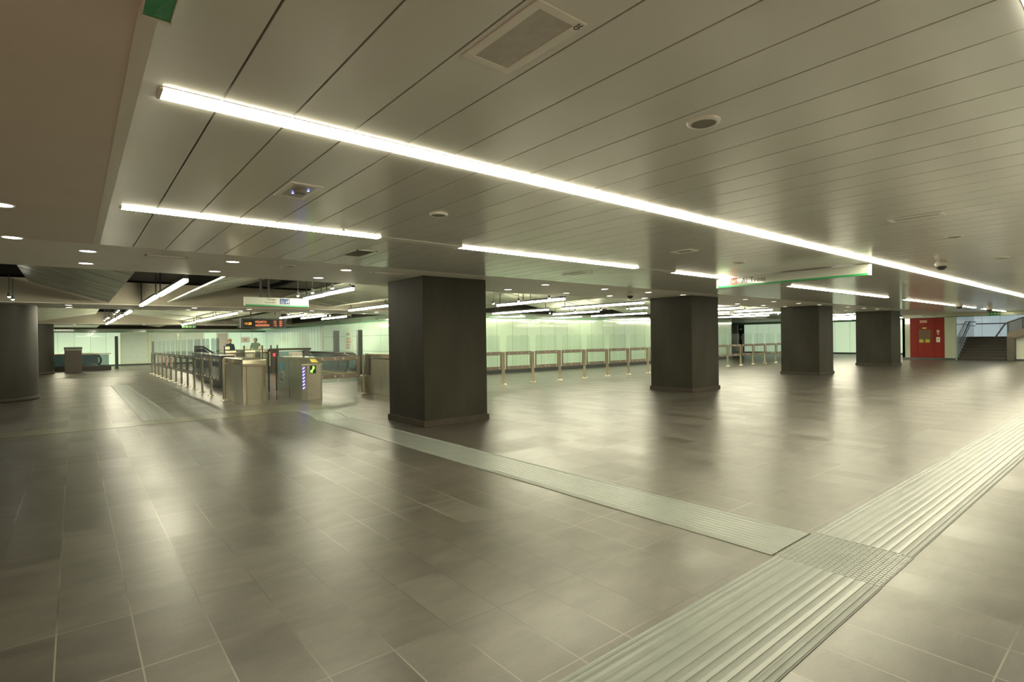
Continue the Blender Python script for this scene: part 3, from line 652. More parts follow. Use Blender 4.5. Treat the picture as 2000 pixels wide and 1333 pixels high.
s2 = thing('hanging_sign', 'hanging sign with green edge and blue wheelchair symbols over the gates', 'sign', (3.09, 13.5, 2.31))
b = MB(); b.box(0, 1.42, 0, 0.06, 0.035, 0.205); b.build('panel', M_signwhite, s2)
b = MB(); b.box(0.0, 1.42, -0.003, 0.063, 0, 0.035); b.build('green_edge', M_green, s2)
b = MB(); b.box(-0.025, 0, -0.004, 0.064, 0, 0.205); b.build('end_cap', M_signwhite, s2); b = MB(); b.box(1.42, 1.445, -0.004, 0.064, 0, 0.205); b.build('end_cap', M_signwhite, s2)
rf = (PI / 2, 0, 0)
text('sign_text', 'Passaggio', 0.062, (0.47, -0.001, 0.145), rf, M_ink, s2, sx=0.9)
text('sign_text', 'Accessibile', 0.062, (0.42, -0.001, 0.07), rf, M_ink, s2, sx=0.9)
b = MB(); b.box(0.76, 0.99, -0.003, 0, 0.055, 0.19); b.build('blue_plate', M_blue, s2)
def wheelchair(parent, x, y, z, s, rot=rf):
    b = MB()
    n = 16
    for i in range(n - 3):
        a0 = PI * 0.75 + 2 * PI * i / n * 0.85; a1 = PI * 0.75 + 2 * PI * (i + 1) / n * 0.85
        r0, r1 = 0.24 * s, 0.31 * s; c = (0.45 * s, 0.33 * s)
        b.prism([(c[0] + r0 * math.cos(a0), c[1] + r0 * math.sin(a0)), (c[0] + r1 * math.cos(a0), c[1] + r1 * math.sin(a0)), (c[0] + r1 * math.cos(a1), c[1] + r1 * math.sin(a1)), (c[0] + r0 * math.cos(a1), c[1] + r0 * math.sin(a1))], 'z', 0, 0.002)
    b.prism([(0.38 * s, 0.42 * s), (0.46 * s, 0.42 * s), (0.42 * s, 0.78 * s), (0.34 * s, 0.78 * s)], 'z', 0, 0.002)
    b.prism([(0.40 * s, 0.40 * s), (0.70 * s, 0.38 * s), (0.72 * s, 0.45 * s), (0.42 * s, 0.48 * s)], 'z', 0, 0.002)
    b.prism([(0.66 * s, 0.40 * s), (0.80 * s, 0.12 * s), (0.88 * s, 0.16 * s), (0.73 * s, 0.44 * s)], 'z', 0, 0.002)
    b.prism([(0.33 * s + 0.07 * s * math.cos(2 * PI * i / 10), 0.88 * s + 0.07 * s * math.sin(2 * PI * i / 10)) for i in range(10)], 'z', 0, 0.002)
    o = b.build('wheelchair_symbol', M_signwhite, parent); o.location = (x, y, z); o.rotation_euler = rot; return o
wheelchair(s2, 0.765, -0.004, 0.062, 0.11)
b = MB(); b.prism([(0.02, 0.05), (0.09, 0.05), (0.10, 0.10), (0.085, 0.10), (0.075, 0.065), (0.03, 0.065)], 'z', 0, 0.002)
for cx in (0.03, 0.08): b.prism([(cx + 0.012 * math.cos(i), 0.03 + 0.012 * math.sin(i)) for i in range(6)], 'z', 0, 0.002)
o = b.build('stroller_symbol', M_signwhite, s2); o.location = (0.877, -0.004, 0.062); o.rotation_euler = rf
b = MB(); b.box(0.32, 0.37, 0.02, 0.05, 0.205, 1.84); b.build('hanger', M_darkpl, s2)
b = MB(); b.box(0.50, 0.54, 0.02, 0.05, 0.205, 1.84); b.build('hanger', M_darkpl, s2)

s3 = thing('hanging_sign', 'end of a green sign at the top left corner', 'sign', (0.178, 0.5, 2.495))
b = MB(); b.box(0.003, 0.078, 0, 1.545, 0.0, 0.035); b.build('panel', M_green, s3)
b = MB(); b.box(0, 0.082, 1.545, 1.556, -0.003, 0.035); b.box(0.078, 0.082, 0, 1.55, -0.003, 0.035); b.box(0, 0.003, 0, 1.55, -0.003, 0.035); b.build('rim', M_trim, s3)

s4 = thing('information_display', 'black hanging display with orange lit lines beyond the gates', 'display', (4.46, 20.0, 1.95))
b = MB(); b.box(-0.04, 1.46, 0, 0.16, 0, 0.34); b.build('housing', M_grey, s4, 0.01)
b = MB(); b.box(0.04, 1.38, -0.006, 0, 0.05, 0.30); b.build('screen', M_darkpl, s4)
text('screen_time', '11:28', 0.11, (0.07, -0.008, 0.12), rf, M_orange, s4, sx=0.95)
text('screen_line', 'PIGNETO', 0.11, (0.42, -0.008, 0.18), rf, M_orange2, s4, sx=0.8)
text('screen_line', 'ALESSANDRINO', 0.11, (0.42, -0.008, 0.065), rf, M_orange2, s4, sx=0.58)
for i, x_ in enumerate((1.02, 1.22)):
    for j in range(3): text('screen_minutes', ('4 min', '7 min', '11 min')[j] if i == 0 else ('BIN 1', 'BIN 2', 'BIN 1')[j], 0.085, (x_, -0.008, 0.215 - j * 0.075), rf, M_orange2, s4, sx=0.5)
b = MB(); b.tube((0.3, 0.08, 0.33), (0.3, 0.08, 0.6), 0.015, 8); b.build('hanger', M_darkpl, s4); b = MB(); b.tube((1.1, 0.08, 0.33), (1.1, 0.08, 0.6), 0.015, 8); b.build('hanger', M_darkpl, s4)

def exit_sign(x, y, z, w, label, rot=0.0):
    t = thing('exit_sign', label, 'sign', (x, y, z), rot, 'green pictogram signs')
    b = MB(); b.box(0, w, 0, 0.03, 0, 0.17); b.build('panel', M_greendk, t)
    b = MB(); n = 4
    for i in range(n):
        a = w * (i + 0.15) / n; c = w * (i + 0.8) / n; m_ = (a + c) / 2
        b.box(a, m_ - 0.01, -0.003, 0, 0.03, 0.14); b.box(m_ + 0.02, c, -0.003, 0, 0.05, 0.10)
    b.build('pictograms', mat('picto_olive', (0.45, 0.5, 0.2), 0.4), t)
exit_sign(4.7, 34.9, 2.32, 0.7, 'green pictogram sign at the farthest soffit, left of the second tube row')
exit_sign(7.55, 34.9, 2.32, 0.6, 'green pictogram sign at the farthest soffit, left of the orange display')
exit_sign(36.74, 5.90, 2.36, 0.5, 'green pictogram sign over the stairs', -PI / 2)

# wall lettering on the band above the side wall
t = thing('band_lettering', 'small dark lettering on the band above the side wall', 'lettering', (10.636, 27.6, 2.41))
text('letters', '< Uscita', 0.16, (0, 0, 0), (PI / 2, 0, -PI / 2), M_ink, t); text('letters', 'Bus', 0.16, (0, -3.0, 0), (PI / 2, 0, -PI / 2), M_ink, t); text('letters', 'Taxi', 0.16, (0, -4.8, 0), (PI / 2, 0, -PI / 2), M_ink, t)
t = thing('band_lettering', 'faint dark arrow mark on the band above the red door', 'lettering', (36.78, 8.62, 2.42))
b = MB(); b.box(-0.004, 0.001, -0.62, 0, 0.02, 0.035); b.box(-0.004, 0, -0.04, 0.02, 0.0, 0.05); b.build('arrow', M_ink, t)

# ------------------------------------------------------------------ glass barriers
def rounded(x0, x1, z0, z1, r, n=5):
    pts = [(x0, z0), (x1, z0)]
    for i in range(n + 1): a = PI / 2 * i / n; pts.append((x1 - r + r * math.cos(a), z1 - r + r * math.sin(a)))
    for i in range(n + 1): a = PI / 2 + PI / 2 * i / n; pts.append((x0 + r + r * math.cos(a), z1 - r + r * math.sin(a)))
    return pts
def barrier_bay(L_, label, group, railm, glassm, name='glass_barrier'):
    t = thing(name, label, 'barrier', group=group)
    b = MB(); b.tube((-0.034, 0, 0), (-0.034, 0, 1.03), 0.026, 14); b.tube((0.034, 0, 0), (0.034, 0, 1.03), 0.026, 14); b.box(-0.03, 0.03, -0.012, 0.012, 0.1, 1.02)
    b.build('post', M_steel_lt, t)
    b = MB(); b.lathe([(0.0001, 0.03), (0.07, 0.028), (0.095, 0.012), (0.1, 0.0)], n=20); b.build('post_foot', M_steel_lt, t)
    for z in (0.94, 0.47):
        b = MB(); b.box(0.11, L_ - 0.11, -0.035, -0.02, z, z + 0.11); o = b.build('rail', railm, t)
        for q in (0.2, L_ / 2 - 0.09, L_ / 2 + 0.09, L_ - 0.2):
            bb = MB(); bb.tube((q, -0.055, z + 0.055), (q, -0.03, z + 0.055), 0.023, 10); bb.build('button', M_button, o)
    for q in (0.085, L_ - 0.145):
        b = MB(); b.box(q, q + 0.06, -0.03, -0.02, 0.47, 1.05); b.build('end_plate', railm, t)
    for a, c in ((0.13, L_ / 2 - 0.012), (L_ / 2 + 0.012, L_ - 0.13)):
        b = MB(); pts = rounded(a, c, 0.46, 1.58, 0.09); b.add([(p[0], -0.009, p[1]) for p in pts], [tuple(range(len(pts)))]); b.build('glass_panel', glassm, t)
    return t
BL = 1.262; x0b = 8.16
proto = None
for i in range(19):
    x_ = x0b + i * BL
    lab = 'steel and glass barrier bay of the long row behind the pillars, %s from the left' % ORD[i]
    if proto is None:
        proto = barrier_bay(BL, lab, 'glass barrier bays of the long row', M_rail, M_glass); proto.location = (x_, 13.52, 0)
    else: dup(proto, (x_, 13.52, 0), lab)
BLL = 1.315; proto = None
for i in range(12):
    y_ = 15.42 + i * BLL
    lab = 'steel and glass barrier bay of the left row, %s from the ticket gate' % ORD[i]
    if proto is None:
        proto = barrier_bay(BLL, lab, 'glass barrier bays of the left row', M_rail_dk, M_glassb); proto.location = (2.93, y_ + BLL, 0); proto.rotation_euler = (0, 0, -PI / 2)
    else: dup(proto, (2.93, y_ + BLL, 0), lab, -PI / 2)
for i, y_ in enumerate((23.3, 24.65, 26.35, 27.6)):
    t = thing('red_notice', 'white square notice with red print on the left glass barrier, %s from the gates' % ORD[i], 'notice', (2.86, y_ + 0.55, 0.60), group='red notices on the left barrier')
    b = MB(); b.box(-0.004, 0, -0.3, 0.3, 0, 0.36); b.build('sheet', M_white, t)
    b = MB()
    b.box(-0.006, -0.004, -0.19, 0.19, 0.05, 0.31); b.build('red_print', M_red, t)
    b = MB(); b.box(-0.008, -0.006, -0.12, 0.12, 0.10, 0.13); b.box(-0.008, -0.006, -0.12, 0.12, 0.17, 0.20); b.box(-0.008, -0.006, -0.02, 0.02, 0.1, 0.26); b.build('white_marks', M_white, t)

# ------------------------------------------------------------------ ticket gates
def cabinet(label, w, L_, top, group, sloped=False, dark=False):
    t = thing('ticket_gate', label, 'ticket gate', group=group)
    if not sloped:
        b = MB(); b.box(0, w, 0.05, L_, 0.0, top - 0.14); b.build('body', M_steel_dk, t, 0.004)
        b = MB(); b.prism([(0.0, 0.0), (0.06, 0.0), (0.10, 0.05), (0.10, 0.09), (0.0, 0.09)], 'z', 0.0, top - 0.17); b.prism([(w, 0.0), (w - 0.06, 0.0), (w - 0.10, 0.05), (w - 0.10, 0.09), (w, 0.09)], 'z', 0.0, top - 0.17)
        b.build('front_post', M_steel_lt, t)
        b = MB(); b.box(0.09, w - 0.09, 0.03, 0.06, 0.0, top - 0.16); b.build('front_panel', M_steel, t)
        b = MB(); b.prism([(-0.03, top - 0.12), (0.0, top - 0.17), (0.06, top - 0.17), (0.06, top - 0.12), (L_, top - 0.12), (L_, top), (0.02, top), (-0.02, top - 0.025)], 'x', -0.012, w + 0.012); b.build('top_cover', M_steel_lt, t, 0.006)
    else:
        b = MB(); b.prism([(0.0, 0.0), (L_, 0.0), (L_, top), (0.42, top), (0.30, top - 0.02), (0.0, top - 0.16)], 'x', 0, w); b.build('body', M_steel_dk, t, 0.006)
        b = MB(); b.prism([(-0.012, 0.0), (0.0, 0.0), (0.0, top - 0.17), (-0.012, top - 0.18)], 'x', 0.12, w - 0.05); b.build('front_panel', M_steel, t)
        b = MB(); b.prism([(-0.02, top - 0.18), (0.0, top - 0.15), (0.30, top - 0.01), (0.42, top + 0.008), (L_, top + 0.008), (L_, top - 0.005), (0.42, top - 0.005), (0.30, top - 0.025), (0.0, top - 0.18)], 'x', -0.006, w + 0.006)
        b.build('top_cover', M_steel, t)
    b = MB(); b.box(w / 2 - 0.04, w / 2 + 0.04, -0.016 if sloped else 0.024, 0.03, 0.06, 0.085); b.build('maker_plate', M_button, t)
    return t
GG = 'ticket gate cabinets of the near line'
g1 = cabinet('steel ticket gate cabinet at the end of the left barrier', 0.50, 1.98, 1.07, GG); g1.location = (3.04, 13.62, 0)
g2 = cabinet('steel ticket gate cabinet with a green arrow and a column of blue lights', 0.50, 2.05, 1.05, GG, sloped=True); g2.location = (4.36, 13.55, 0)
for i in range(7):
    b = MB(); z = 0.28 + i * 0.082
    b.prism([(0.018, z), (0.062, z + 0.03), (0.062, z + 0.058), (0.018, z + 0.028)], 'y', -0.014, -0.004); b.build('blue_light', M_bw, g2)
b = MB(); b.box(0.19, 0.34, -0.02, -0.012, 0.66, 0.86); b.build('arrow_display', M_darkpl, g2)
b = MB(); b.prism([(0.20, 0.69), (0.26, 0.68), (0.25, 0.71), (0.31, 0.80), (0.29, 0.84), (0.26, 0.84), (0.245, 0.74), (0.21, 0.75)], 'y', -0.024, -0.02); b.build('green_arrow', M_gdisp, g2)
b = MB(); b.quad((0.27, 0.05, 0.925), (0.42, 0.05, 0.925), (0.42, 0.22, 1.005), (0.27, 0.22, 1.005), 0.006); b.build('yellow_label', M_yellow, g2)
b = MB(); b.box(0.20, 0.235, 0.5, 0.54, 1.05, 1.17); b.build('reader_post', M_rail_dk, g2)
b = MB(); b.box(-0.004, 0, 1.0, 1.02, 0, 1.02); b.build('side_seam', M_darkpl, g2)
for nm, z0, z1, m_ in (('wheelchair_label', 0.70, 0.90, M_bluelt), ('bicycle_label', 0.50, 0.66, M_white), ('dog_label', 0.34, 0.49, M_white)):
    b = MB(); b.box(-0.008, 0, 1.42, 1.86, z0, z1); b.build(nm, m_, g2)
wheelchair(g2, -0.010, 1.78, 0.71, 0.19, (PI / 2, 0, -PI / 2))
b = MB()
for cy in (1.54, 1.74): b.tube((-0.010, cy, 0.57), (-0.008, cy, 0.57), 0.055, 14)
b.box(-0.011, -0.008, 1.52, 1.76, 0.59, 0.61); b.box(-0.011, -0.008, 1.63, 1.65, 0.56, 0.64); b.build('bicycle_symbol', M_rail, g2)
b = MB(); b.prism([(1.50, 0.38), (1.54, 0.38), (1.60, 0.42), (1.72, 0.42), (1.76, 0.46), (1.72, 0.47), (1.58, 0.45)], 'x', -0.011, -0.008); b.build('dog_symbol', M_ink, g2)
b = MB(); b.box(0.06, 0.40, 1.2, 1.22, 1.07, 1.19); o = b.build('paper_sign', M_white, g2)
text('paper_sign_print', '< < A 1', 0.08, (0.09, 1.198, 1.095), rf, mat('print_grey', (0.4, 0.32, 0.3), 0.5), g2)
g3 = cabinet('steel ticket gate cabinet half hidden by the nearest pillar', 0.50, 1.65, 1.10, GG); g3.location = (6.40, 12.75, 0)
b = MB(); b.box(-0.14, 0, 1.62, 1.9, 0, 0.47); b.build('low_box', M_steel, g3)
b = MB(); b.prism([(1.35, 0.5), (1.72, 0.5), (1.62, 0.78), (1.62, 1.06), (1.35, 1.06)], 'x', -0.03, 0.0); b.build('dark_flap', M_kiosk, g3)
# glass flaps between the first two cabinets
for i, (a, c, e) in enumerate(((3.556, 3.79, 3.775), (4.35, 3.95, 3.955))):
    t = thing('gate_flap', ['glass gate flap on the left side of the first lane', 'glass gate flap on the right side of the first lane'][i], 'gate flap', (0, 14.3, 0), group='glass flaps of the first lane')
    b = MB(); b.box(a, c, -0.006, 0.006, 0.28, 1.15); b.build('glass_panel', M_glass, t)
    q = MB(); q.box(e + 0.008, e + 0.020, -0.008, 0.008, 0.0, 0.24); q.build('floor_pin', M_darkpl, t)
    b = MB(); b.box(e, e + 0.028, -0.016, 0.016, 0.22, 1.17); b.build('dark_edge', M_darkpl, t)
# emergency swing gate
t = thing('emergency_gate', 'wide glass and steel swing gate right of the arrow cabinet', 'gate', (4.92, 14.05, 0))
for z in (0.94, 0.47):
    for a, c in ((0.0, 0.55), (0.56, 1.15)):
        b = MB(); b.box(a, c, -0.02, 0.0, z, z + 0.11); o = b.build('rail', M_rail, t)
        for q in (a + 0.12, c - 0.1):
            bb = MB(); bb.tube((q, -0.045, z + 0.055), (q, -0.02, z + 0.055), 0.026, 12); bb.build('button', M_button, o)
b = MB(); b.box(0.02, 0.54, 0.001, 0.01, 0.36, 1.02); b.build('glass_panel', M_glass, t)
b = MB(); b.box(0.58, 1.12, 0.001, 0.01, 0.36, 1.02); b.build('glass_panel', M_glass, t)
b = MB(); b.box(1.06, 1.15, -0.025, 0.0, 0.47, 1.05); b.build('end_plate', M_rail, t)
t = thing('barrier_post', 'round steel post beside the cabinet left of the nearest pillar', 'post', (6.26, 14.22, 0))
b = MB(); b.tube((0, 0, 0), (0, 0, 1.08), 0.032, 16); b.build('pole', M_steel_lt, t)
b = MB(); b.lathe([(0.0001, 0.035), (0.06, 0.032), (0.085, 0.012), (0.09, 0)], n=20); b.build('foot', M_steel_lt, t)
t = thing('barrier_post', 'steel end post between the left glass barrier and the first cabinet', 'post', (2.93, 15.08, 0))
b = MB(); b.tube((0, 0, 0), (0, 0, 1.05), 0.04, 16); b.build('pole', M_steel_lt, t)
b = MB(); b.lathe([(0.0001, 0.035), (0.06, 0.032), (0.085, 0.012), (0.09, 0)], n=20); b.build('foot', M_steel_lt, t)

# far line of gates
GF = 'ticket gate cabinets of the far line'
for i, (a, w, lb, red) in enumerate([(5.30, 0.45, 'far ticket gate cabinet with a red light, leftmost of the far line', True), (6.10, 0.45, 'far ticket gate cabinet in the middle of the far line', False), (6.80, 0.50, 'dark far ticket gate cabinet beside the grey portal', False)]):
    g = cabinet(lb, w, 1.8, 1.12, GF); g.location = (a, 27.0, 0)
    if red:
        b = MB(); b.tube((0.3, 0.0, 0.78), (0.3, 0.03, 0.78), 0.05, 14); b.build('red_light', M_rdisp, g)
    b = MB(); b.box(0.04, 0.30, 0.5, 0.52, 1.15, 1.28); b.build('cream_plate', mat('plate_cream', (0.7, 0.72, 0.5), 0.5), g)  # plain cream plate above the cabinet
for i, x_ in enumerate((5.15, 5.95, 6.72, 7.1, 7.38)):
    b = MB(); b.box(x_, x_ + 0.05, 26.45, 26.5, 0.0, 1.32); tag(b.build('flap_post', M_darkpl), 'thin dark flap post of the far gates, %s from the left' % ORD[i], 'post', 'thin dark flap posts')
t = thing('gate_portal', 'grey metal portal frame with a red light beyond the first lane', 'gate', (7.15, 26.6, 0))
b = MB(); b.box(0, 0.36, 0, 0.3, 0, 1.12); b.build('post', M_kiosk, t); b = MB(); b.box(1.55, 1.8, 0, 0.3, 0, 1.12); b.build('post', M_grey, t)
b = MB(); b.box(0, 1.86, -0.02, 0.32, 1.06, 1.16); b.build('lintel', M_kiosk, t)
b = MB(); b.box(0.36, 1.55, 0.1, 0.12, 0.62, 1.02); b.build('glass_panel', M_glassb, t)
b = MB(); b.box(0.36, 1.55, 0.08, 0.14, 0.52, 0.62); b.build('rail', M_rail_dk, t); b = MB(); b.box(0.36, 1.55, 0.08, 0.14, 0.18, 0.28); b.build('rail', M_rail_dk, t)
b = MB(); b.tube((0.17, -0.03, 0.86), (0.17, 0.0, 0.86), 0.075, 18); b.build('red_light', M_rdisp, t)
b = MB(); b.box(-0.08, -0.02, -0.02, 0.02, 0.35, 1.0); b.build('yellow_strip', mat('pale_yellow', (0.6, 0.6, 0.35), 0.5), t)

# pylons
def pylon(x, y, w, h, label):
    t = thing('detector_pylon', label, 'pylon', (x, y, 0), group='tall dark pylons')
    b = MB(); b.box(-w / 2, w / 2, -0.1, 0.1, 0.03, h); b.build('column', M_grey, t, 0.01)
    b = MB(); b.box(-w / 2 - 0.03, w / 2 + 0.03, -0.13, 0.13, 0, 0.04); b.build('foot', M_darkpl, t)
pylon(10.05, 26.0, 0.23, 1.98, 'tall dark pylon behind the emergency gate, left one')
pylon(9.78, 22.6, 0.20, 1.95, 'tall dark pylon behind the emergency gate, near the pillar')
pylon(2.0, 40.1, 0.16, 1.95, 'tall dark pylon in front of the far mint wall at the left')

# escalator balustrades
def escalator(name, label, loc, rz, L_, W=0.9):
    t = thing(name, label, 'escalator', loc, rz)
    b = MB(); b.box(0, L_, 0, W, 0.0, 0.12); b.build('floor_plate', mat('brass_plate', (0.45, 0.38, 0.2), 0.3, metal=0.6), t)
    for yy in (0.0, W):
        b = MB(); b.box(0, L_ - 0.2, yy - 0.02, yy + 0.02, 0.10, 0.88); b.build('glass_side', M_glassb, t)
        pts = [(0, yy, 0.93)]
        pts += [(L_ - 0.45, yy, 0.93)] + [(L_ - 0.45 + 0.38 * math.sin(a), yy, 0.55 + 0.38 * math.cos(a)) for a in [PI * q / 8 for q in range(1, 9)]]
        b = MB(); b.path(pts, 0.04, 8); b.build('handrail', M_darkpl, t)
        b = MB(); b.box(0, L_ - 0.1, yy - 0.05, yy + 0.05, 0.86, 0.89); b.build('rail_edge', M_steel_lt, t)
    return t
escalator('escalator', 'escalator head with black handrail at the far left', (-2.6, 39.0, 0), 0, 3.9)
t = thing('stair_parapet', 'glass parapet with steel rail beside the left escalator', 'parapet', (-2.2, 38.2, 0))
b = MB(); b.box(0, 3.75, -0.01, 0.01, 0.25, 0.90); b.build('glass_panel', M_glassb, t); b = MB(); b.box(0, 3.85, -0.03, 0.03, 0.92, 0.97); b.build('rail', M_steel_lt, t)
b = MB(); b.box(0, 3.85, -0.08, 0.08, 0, 0.24); b.build('kerb', M_kiosk, t)
t = thing('machine_cabinet', 'grey brown machine cabinet standing before the left escalator', 'cabinet', (-0.37, 35.8, 0))
b = MB(); b.box(0, 0.70, 0, 0.5, 0, 1.20); b.build('body', M_kiosk, t, 0.01); b = MB(); b.box(-0.02, 0.72, -0.02, 0.5, 1.20, 1.34); b.build('top', M_grey, t, 0.01)
b = MB(); b.box(0.02, 0.68, -0.03, 0, 1.18, 1.205); b.build('light_edge', M_steel_lt, t)
escalator('escalator', 'escalator with pale rail behind the emergency gate', (9.10, 28.8, 0), -PI / 2, 6.6, 0.4)
# going-up escalator behind the left barriers
t = thing('escalator', 'dark sloping escalator side behind the left glass barrier', 'escalator', (5.2, 31.0, 0))
b = MB(); b.prism([(-0.5, 0.0), (0.9, 0.0), (0.9, 0.5), (0.6, 0.55), (-0.1, 1.2), (-0.5, 1.2)], 'y', 0, 0.12); b.build('side_panel', mat('navy_dark', (0.03, 0.04, 0.07), 0.3), t)
b = MB(); b.path([(-0.5, 0.06, 1.27), (-0.1, 0.06, 1.27), (0.6, 0.06, 0.75), (0.9, 0.06, 0.72)], 0.045, 8); b.build('handrail', M_darkpl, t)
for i in range(4):
    t = thing('ticket_machine', 'dark cabinet seen through the left glass barrier, %s from the gates' % ORD[i], 'cabinet', (3.7 + i * 0.15, 19.5 + i * 2.3, 0), group='dark cabinets behind the left barrier')
    b = MB(); b.box(0, 0.4, 0, 1.5, 0.0, 0.95); b.build('body', M_grey, t, 0.01); b = MB(); b.box(-0.01, 0.41, -0.01, 1.51, 0.95, 1.04); b.build('top', M_rail_dk, t, 0.01)

# far wall fittings
for i, (a, c, z0, z1, lb) in enumerate([(2.55, 4.02, 0.2, 2.18, 'large grey shuttered window on the far mint wall, leftmost'), (4.25, 5.68, 0.2, 2.18, 'grey shuttered window on the far wall, second from the left'), (5.95, 7.3, 0.2, 2.18, 'grey shuttered window on the far wall behind the barriers')]):
    t = thing('shutter_panel', lb, 'shutter', (a, 44.98, 0), group='shuttered windows on the far wall')
    w = c - a
    b = MB(); b.box(0, w, -0.03, 0, z0, z1); b.build('shutter', M_shutter, t)
    b = MB(); b.box(-0.1, 0, -0.06, 0, z0 - 0.08, z1 + 0.05); b.box(w, w + 0.1, -0.06, 0, z0 - 0.08, z1 + 0.05); b.box(0, w, -0.06, 0, z1, z1 + 0.05); b.box(0, w, -0.06, 0, z0 - 0.08, z0); b.build('frame', mat('frame_sage', (0.52, 0.58, 0.42), 0.4), t)
dd = thing('door_2', None, None, (8.35, 44.97, 0)); dd['kind'] = 'structure'; dd['label'] = 'pale grey door in the far mint wall'
b = MB(); b.box(0, 0.62, -0.04, 0, 0.1, 2.2); b.build('door_leaf', mat('door_grey', (0.45, 0.45, 0.42), 0.4), dd); b = MB(); b.box(-0.06, 0, -0.06, 0, 0.1, 2.25); b.box(0.62, 0.68, -0.06, 0, 0.1, 2.25); b.build('door_frame', M_steel, dd)
t = thing('wall_notice', 'small white paper notice on the far wall above the gates', 'notice', (9.95, 44.98, 1.45))
b = MB(); b.box(0, 0.6, -0.01, 0, 0, 0.42); b.build('sheet', M_white, t); b = MB(); b.box(0.2, 0.4, -0.014, -0.01, 0.12, 0.3); b.build('red_print', mat('pale_red', (0.6, 0.4, 0.35), 0.5), t)
t = thing('wall_notice', 'white poster with red lettering on the side wall between the pylons', 'notice', (10.69, 26.35, 1.05))
b = MB(); b.box(-0.006, 0, -0.85, 0.1, -0.1, 0.95); b.build('sheet', mat('poster_pale', (0.62, 0.74, 0.62), 0.3), t)
text('notice_heading', 'AVVISO', 0.16, (-0.008, -0.02, 0.70), (PI / 2, 0, -PI / 2), M_ink, t, sx=0.9)
for j in range(4): text('notice_line', ('LAVORI IN', 'CORSO DAL', 'LUNEDI A', 'VENERDI')[j], 0.15, (-0.008, -0.02, 0.48 - j * 0.15), (PI / 2, 0, -PI / 2), M_red, t, sx=0.75)
t = thing('opening_panel', 'dark opening with small white sign marks in the far end wall, shown as a black panel', 'panel', (44.97, 23.2, 0.1))
b = MB(); b.box(-0.03, -0.01, 0, 0.55, 0, 2.32); b.build('panel', M_darkpl, t); b = MB(); b.box(-0.036, -0.03, 0.15, 0.4, 1.9, 2.0); b.box(-0.036, -0.03, 0.22, 0.3, 1.1, 1.35); b.build('marks', M_white, t)  # black sheet stands in for the dark of an opening
b = MB(); b.box(44.9, 44.99, 23.78, 24.45, 0.1, 2.42); struct(b.build('wall_end_grey', mat('grey_wall', (0.22, 0.25, 0.21), 0.4)))
# cabinet at the right end of the long barrier
g = cabinet('steel gate cabinet at the far right end of the long barrier', 0.9, 0.7, 1.05, GF); g.location = (32.2, 13.4, 0)

# ------------------------------------------------------------------ stairs
t = thing('staircase', 'dark stone staircase rising right of the red door', 'stairs', (37.0, 5.25, 0))
b = MB(); n = 8; W = 1.93
for i in range(n): b.box(i * 0.30, 4.0, 0, W, i * 0.155, (i + 1) * 0.155)
b.build('steps', M_stone, t)
for i in range(n):
    b = MB(); b.box(i * 0.30 - 0.006, i * 0.30 + 0.05, 0.02, W - 0.02, (i + 1) * 0.155 - 0.02, (i + 1) * 0.155 + 0.004); b.build('nosing', M_stonelt, t)
b = MB(); b.path([(0.1, W - 0.08, 0.95), (2.4, W - 0.08, 2.1), (3.85, W - 0.08, 2.1)], 0.03, 8); b.build('handrail', M_grey, t)
b = MB(); b.path([(0.1, W - 0.08, 0.72), (2.4, W - 0.08, 1.87), (3.85, W - 0.08, 1.87)], 0.02, 8); b.build('handrail', M_grey, t)
b = MB(); b.path([(3.9, W - 0.08, 1.98), (3.9, -2.5, 1.98)], 0.03, 8); b.build('handrail', M_grey, t)
t = thing('stair_balustrade', 'stone newel and dark railing right of the staircase', 'balustrade', (36.9, 5.20, 0))
b = MB(); b.box(0.0, 0.5, -0.28, 0.0, 0, 1.22); b.build('newel', mat('newel_stone', (0.085, 0.077, 0.058), 0.5), t, 0.01)
b = MB(); b.prism([(0.0, 1.05), (0.0, 1.42), (-5.0, 3.3), (-5.0, 2.9)], 'x', 0.05, 0.45); b.build('sloping_beam', mat('stair_beam', (0.14, 0.118, 0.085), 0.5), t)
b = MB(); b.quad((0.1, 0.0, 1.35), (0.1, -5.0, 3.25), (0.1, -5.0, 3.85), (0.1, 0.0, 1.92), 0.02); b.build('railing_panel', mat('slate_mesh', (0.09, 0.11, 0.13), 0.4), t)
b = MB(); b.path([(0.1, 0.45, 1.2), (0.1, 0.1, 1.85), (0.1, -0.05, 1.98), (0.1, -5.0, 3.93)], 0.035, 8); b.build('handrail', M_darkpl, t)
for i in range(5):
    b = MB(); b.tube((0.1, -0.05 - 0.55 * i, 1.3 + 0.21 * i), (0.1, -0.05 - 0.55 * i, 1.97 + 0.21 * i), 0.035, 8); b.build('baluster', M_darkpl, t)

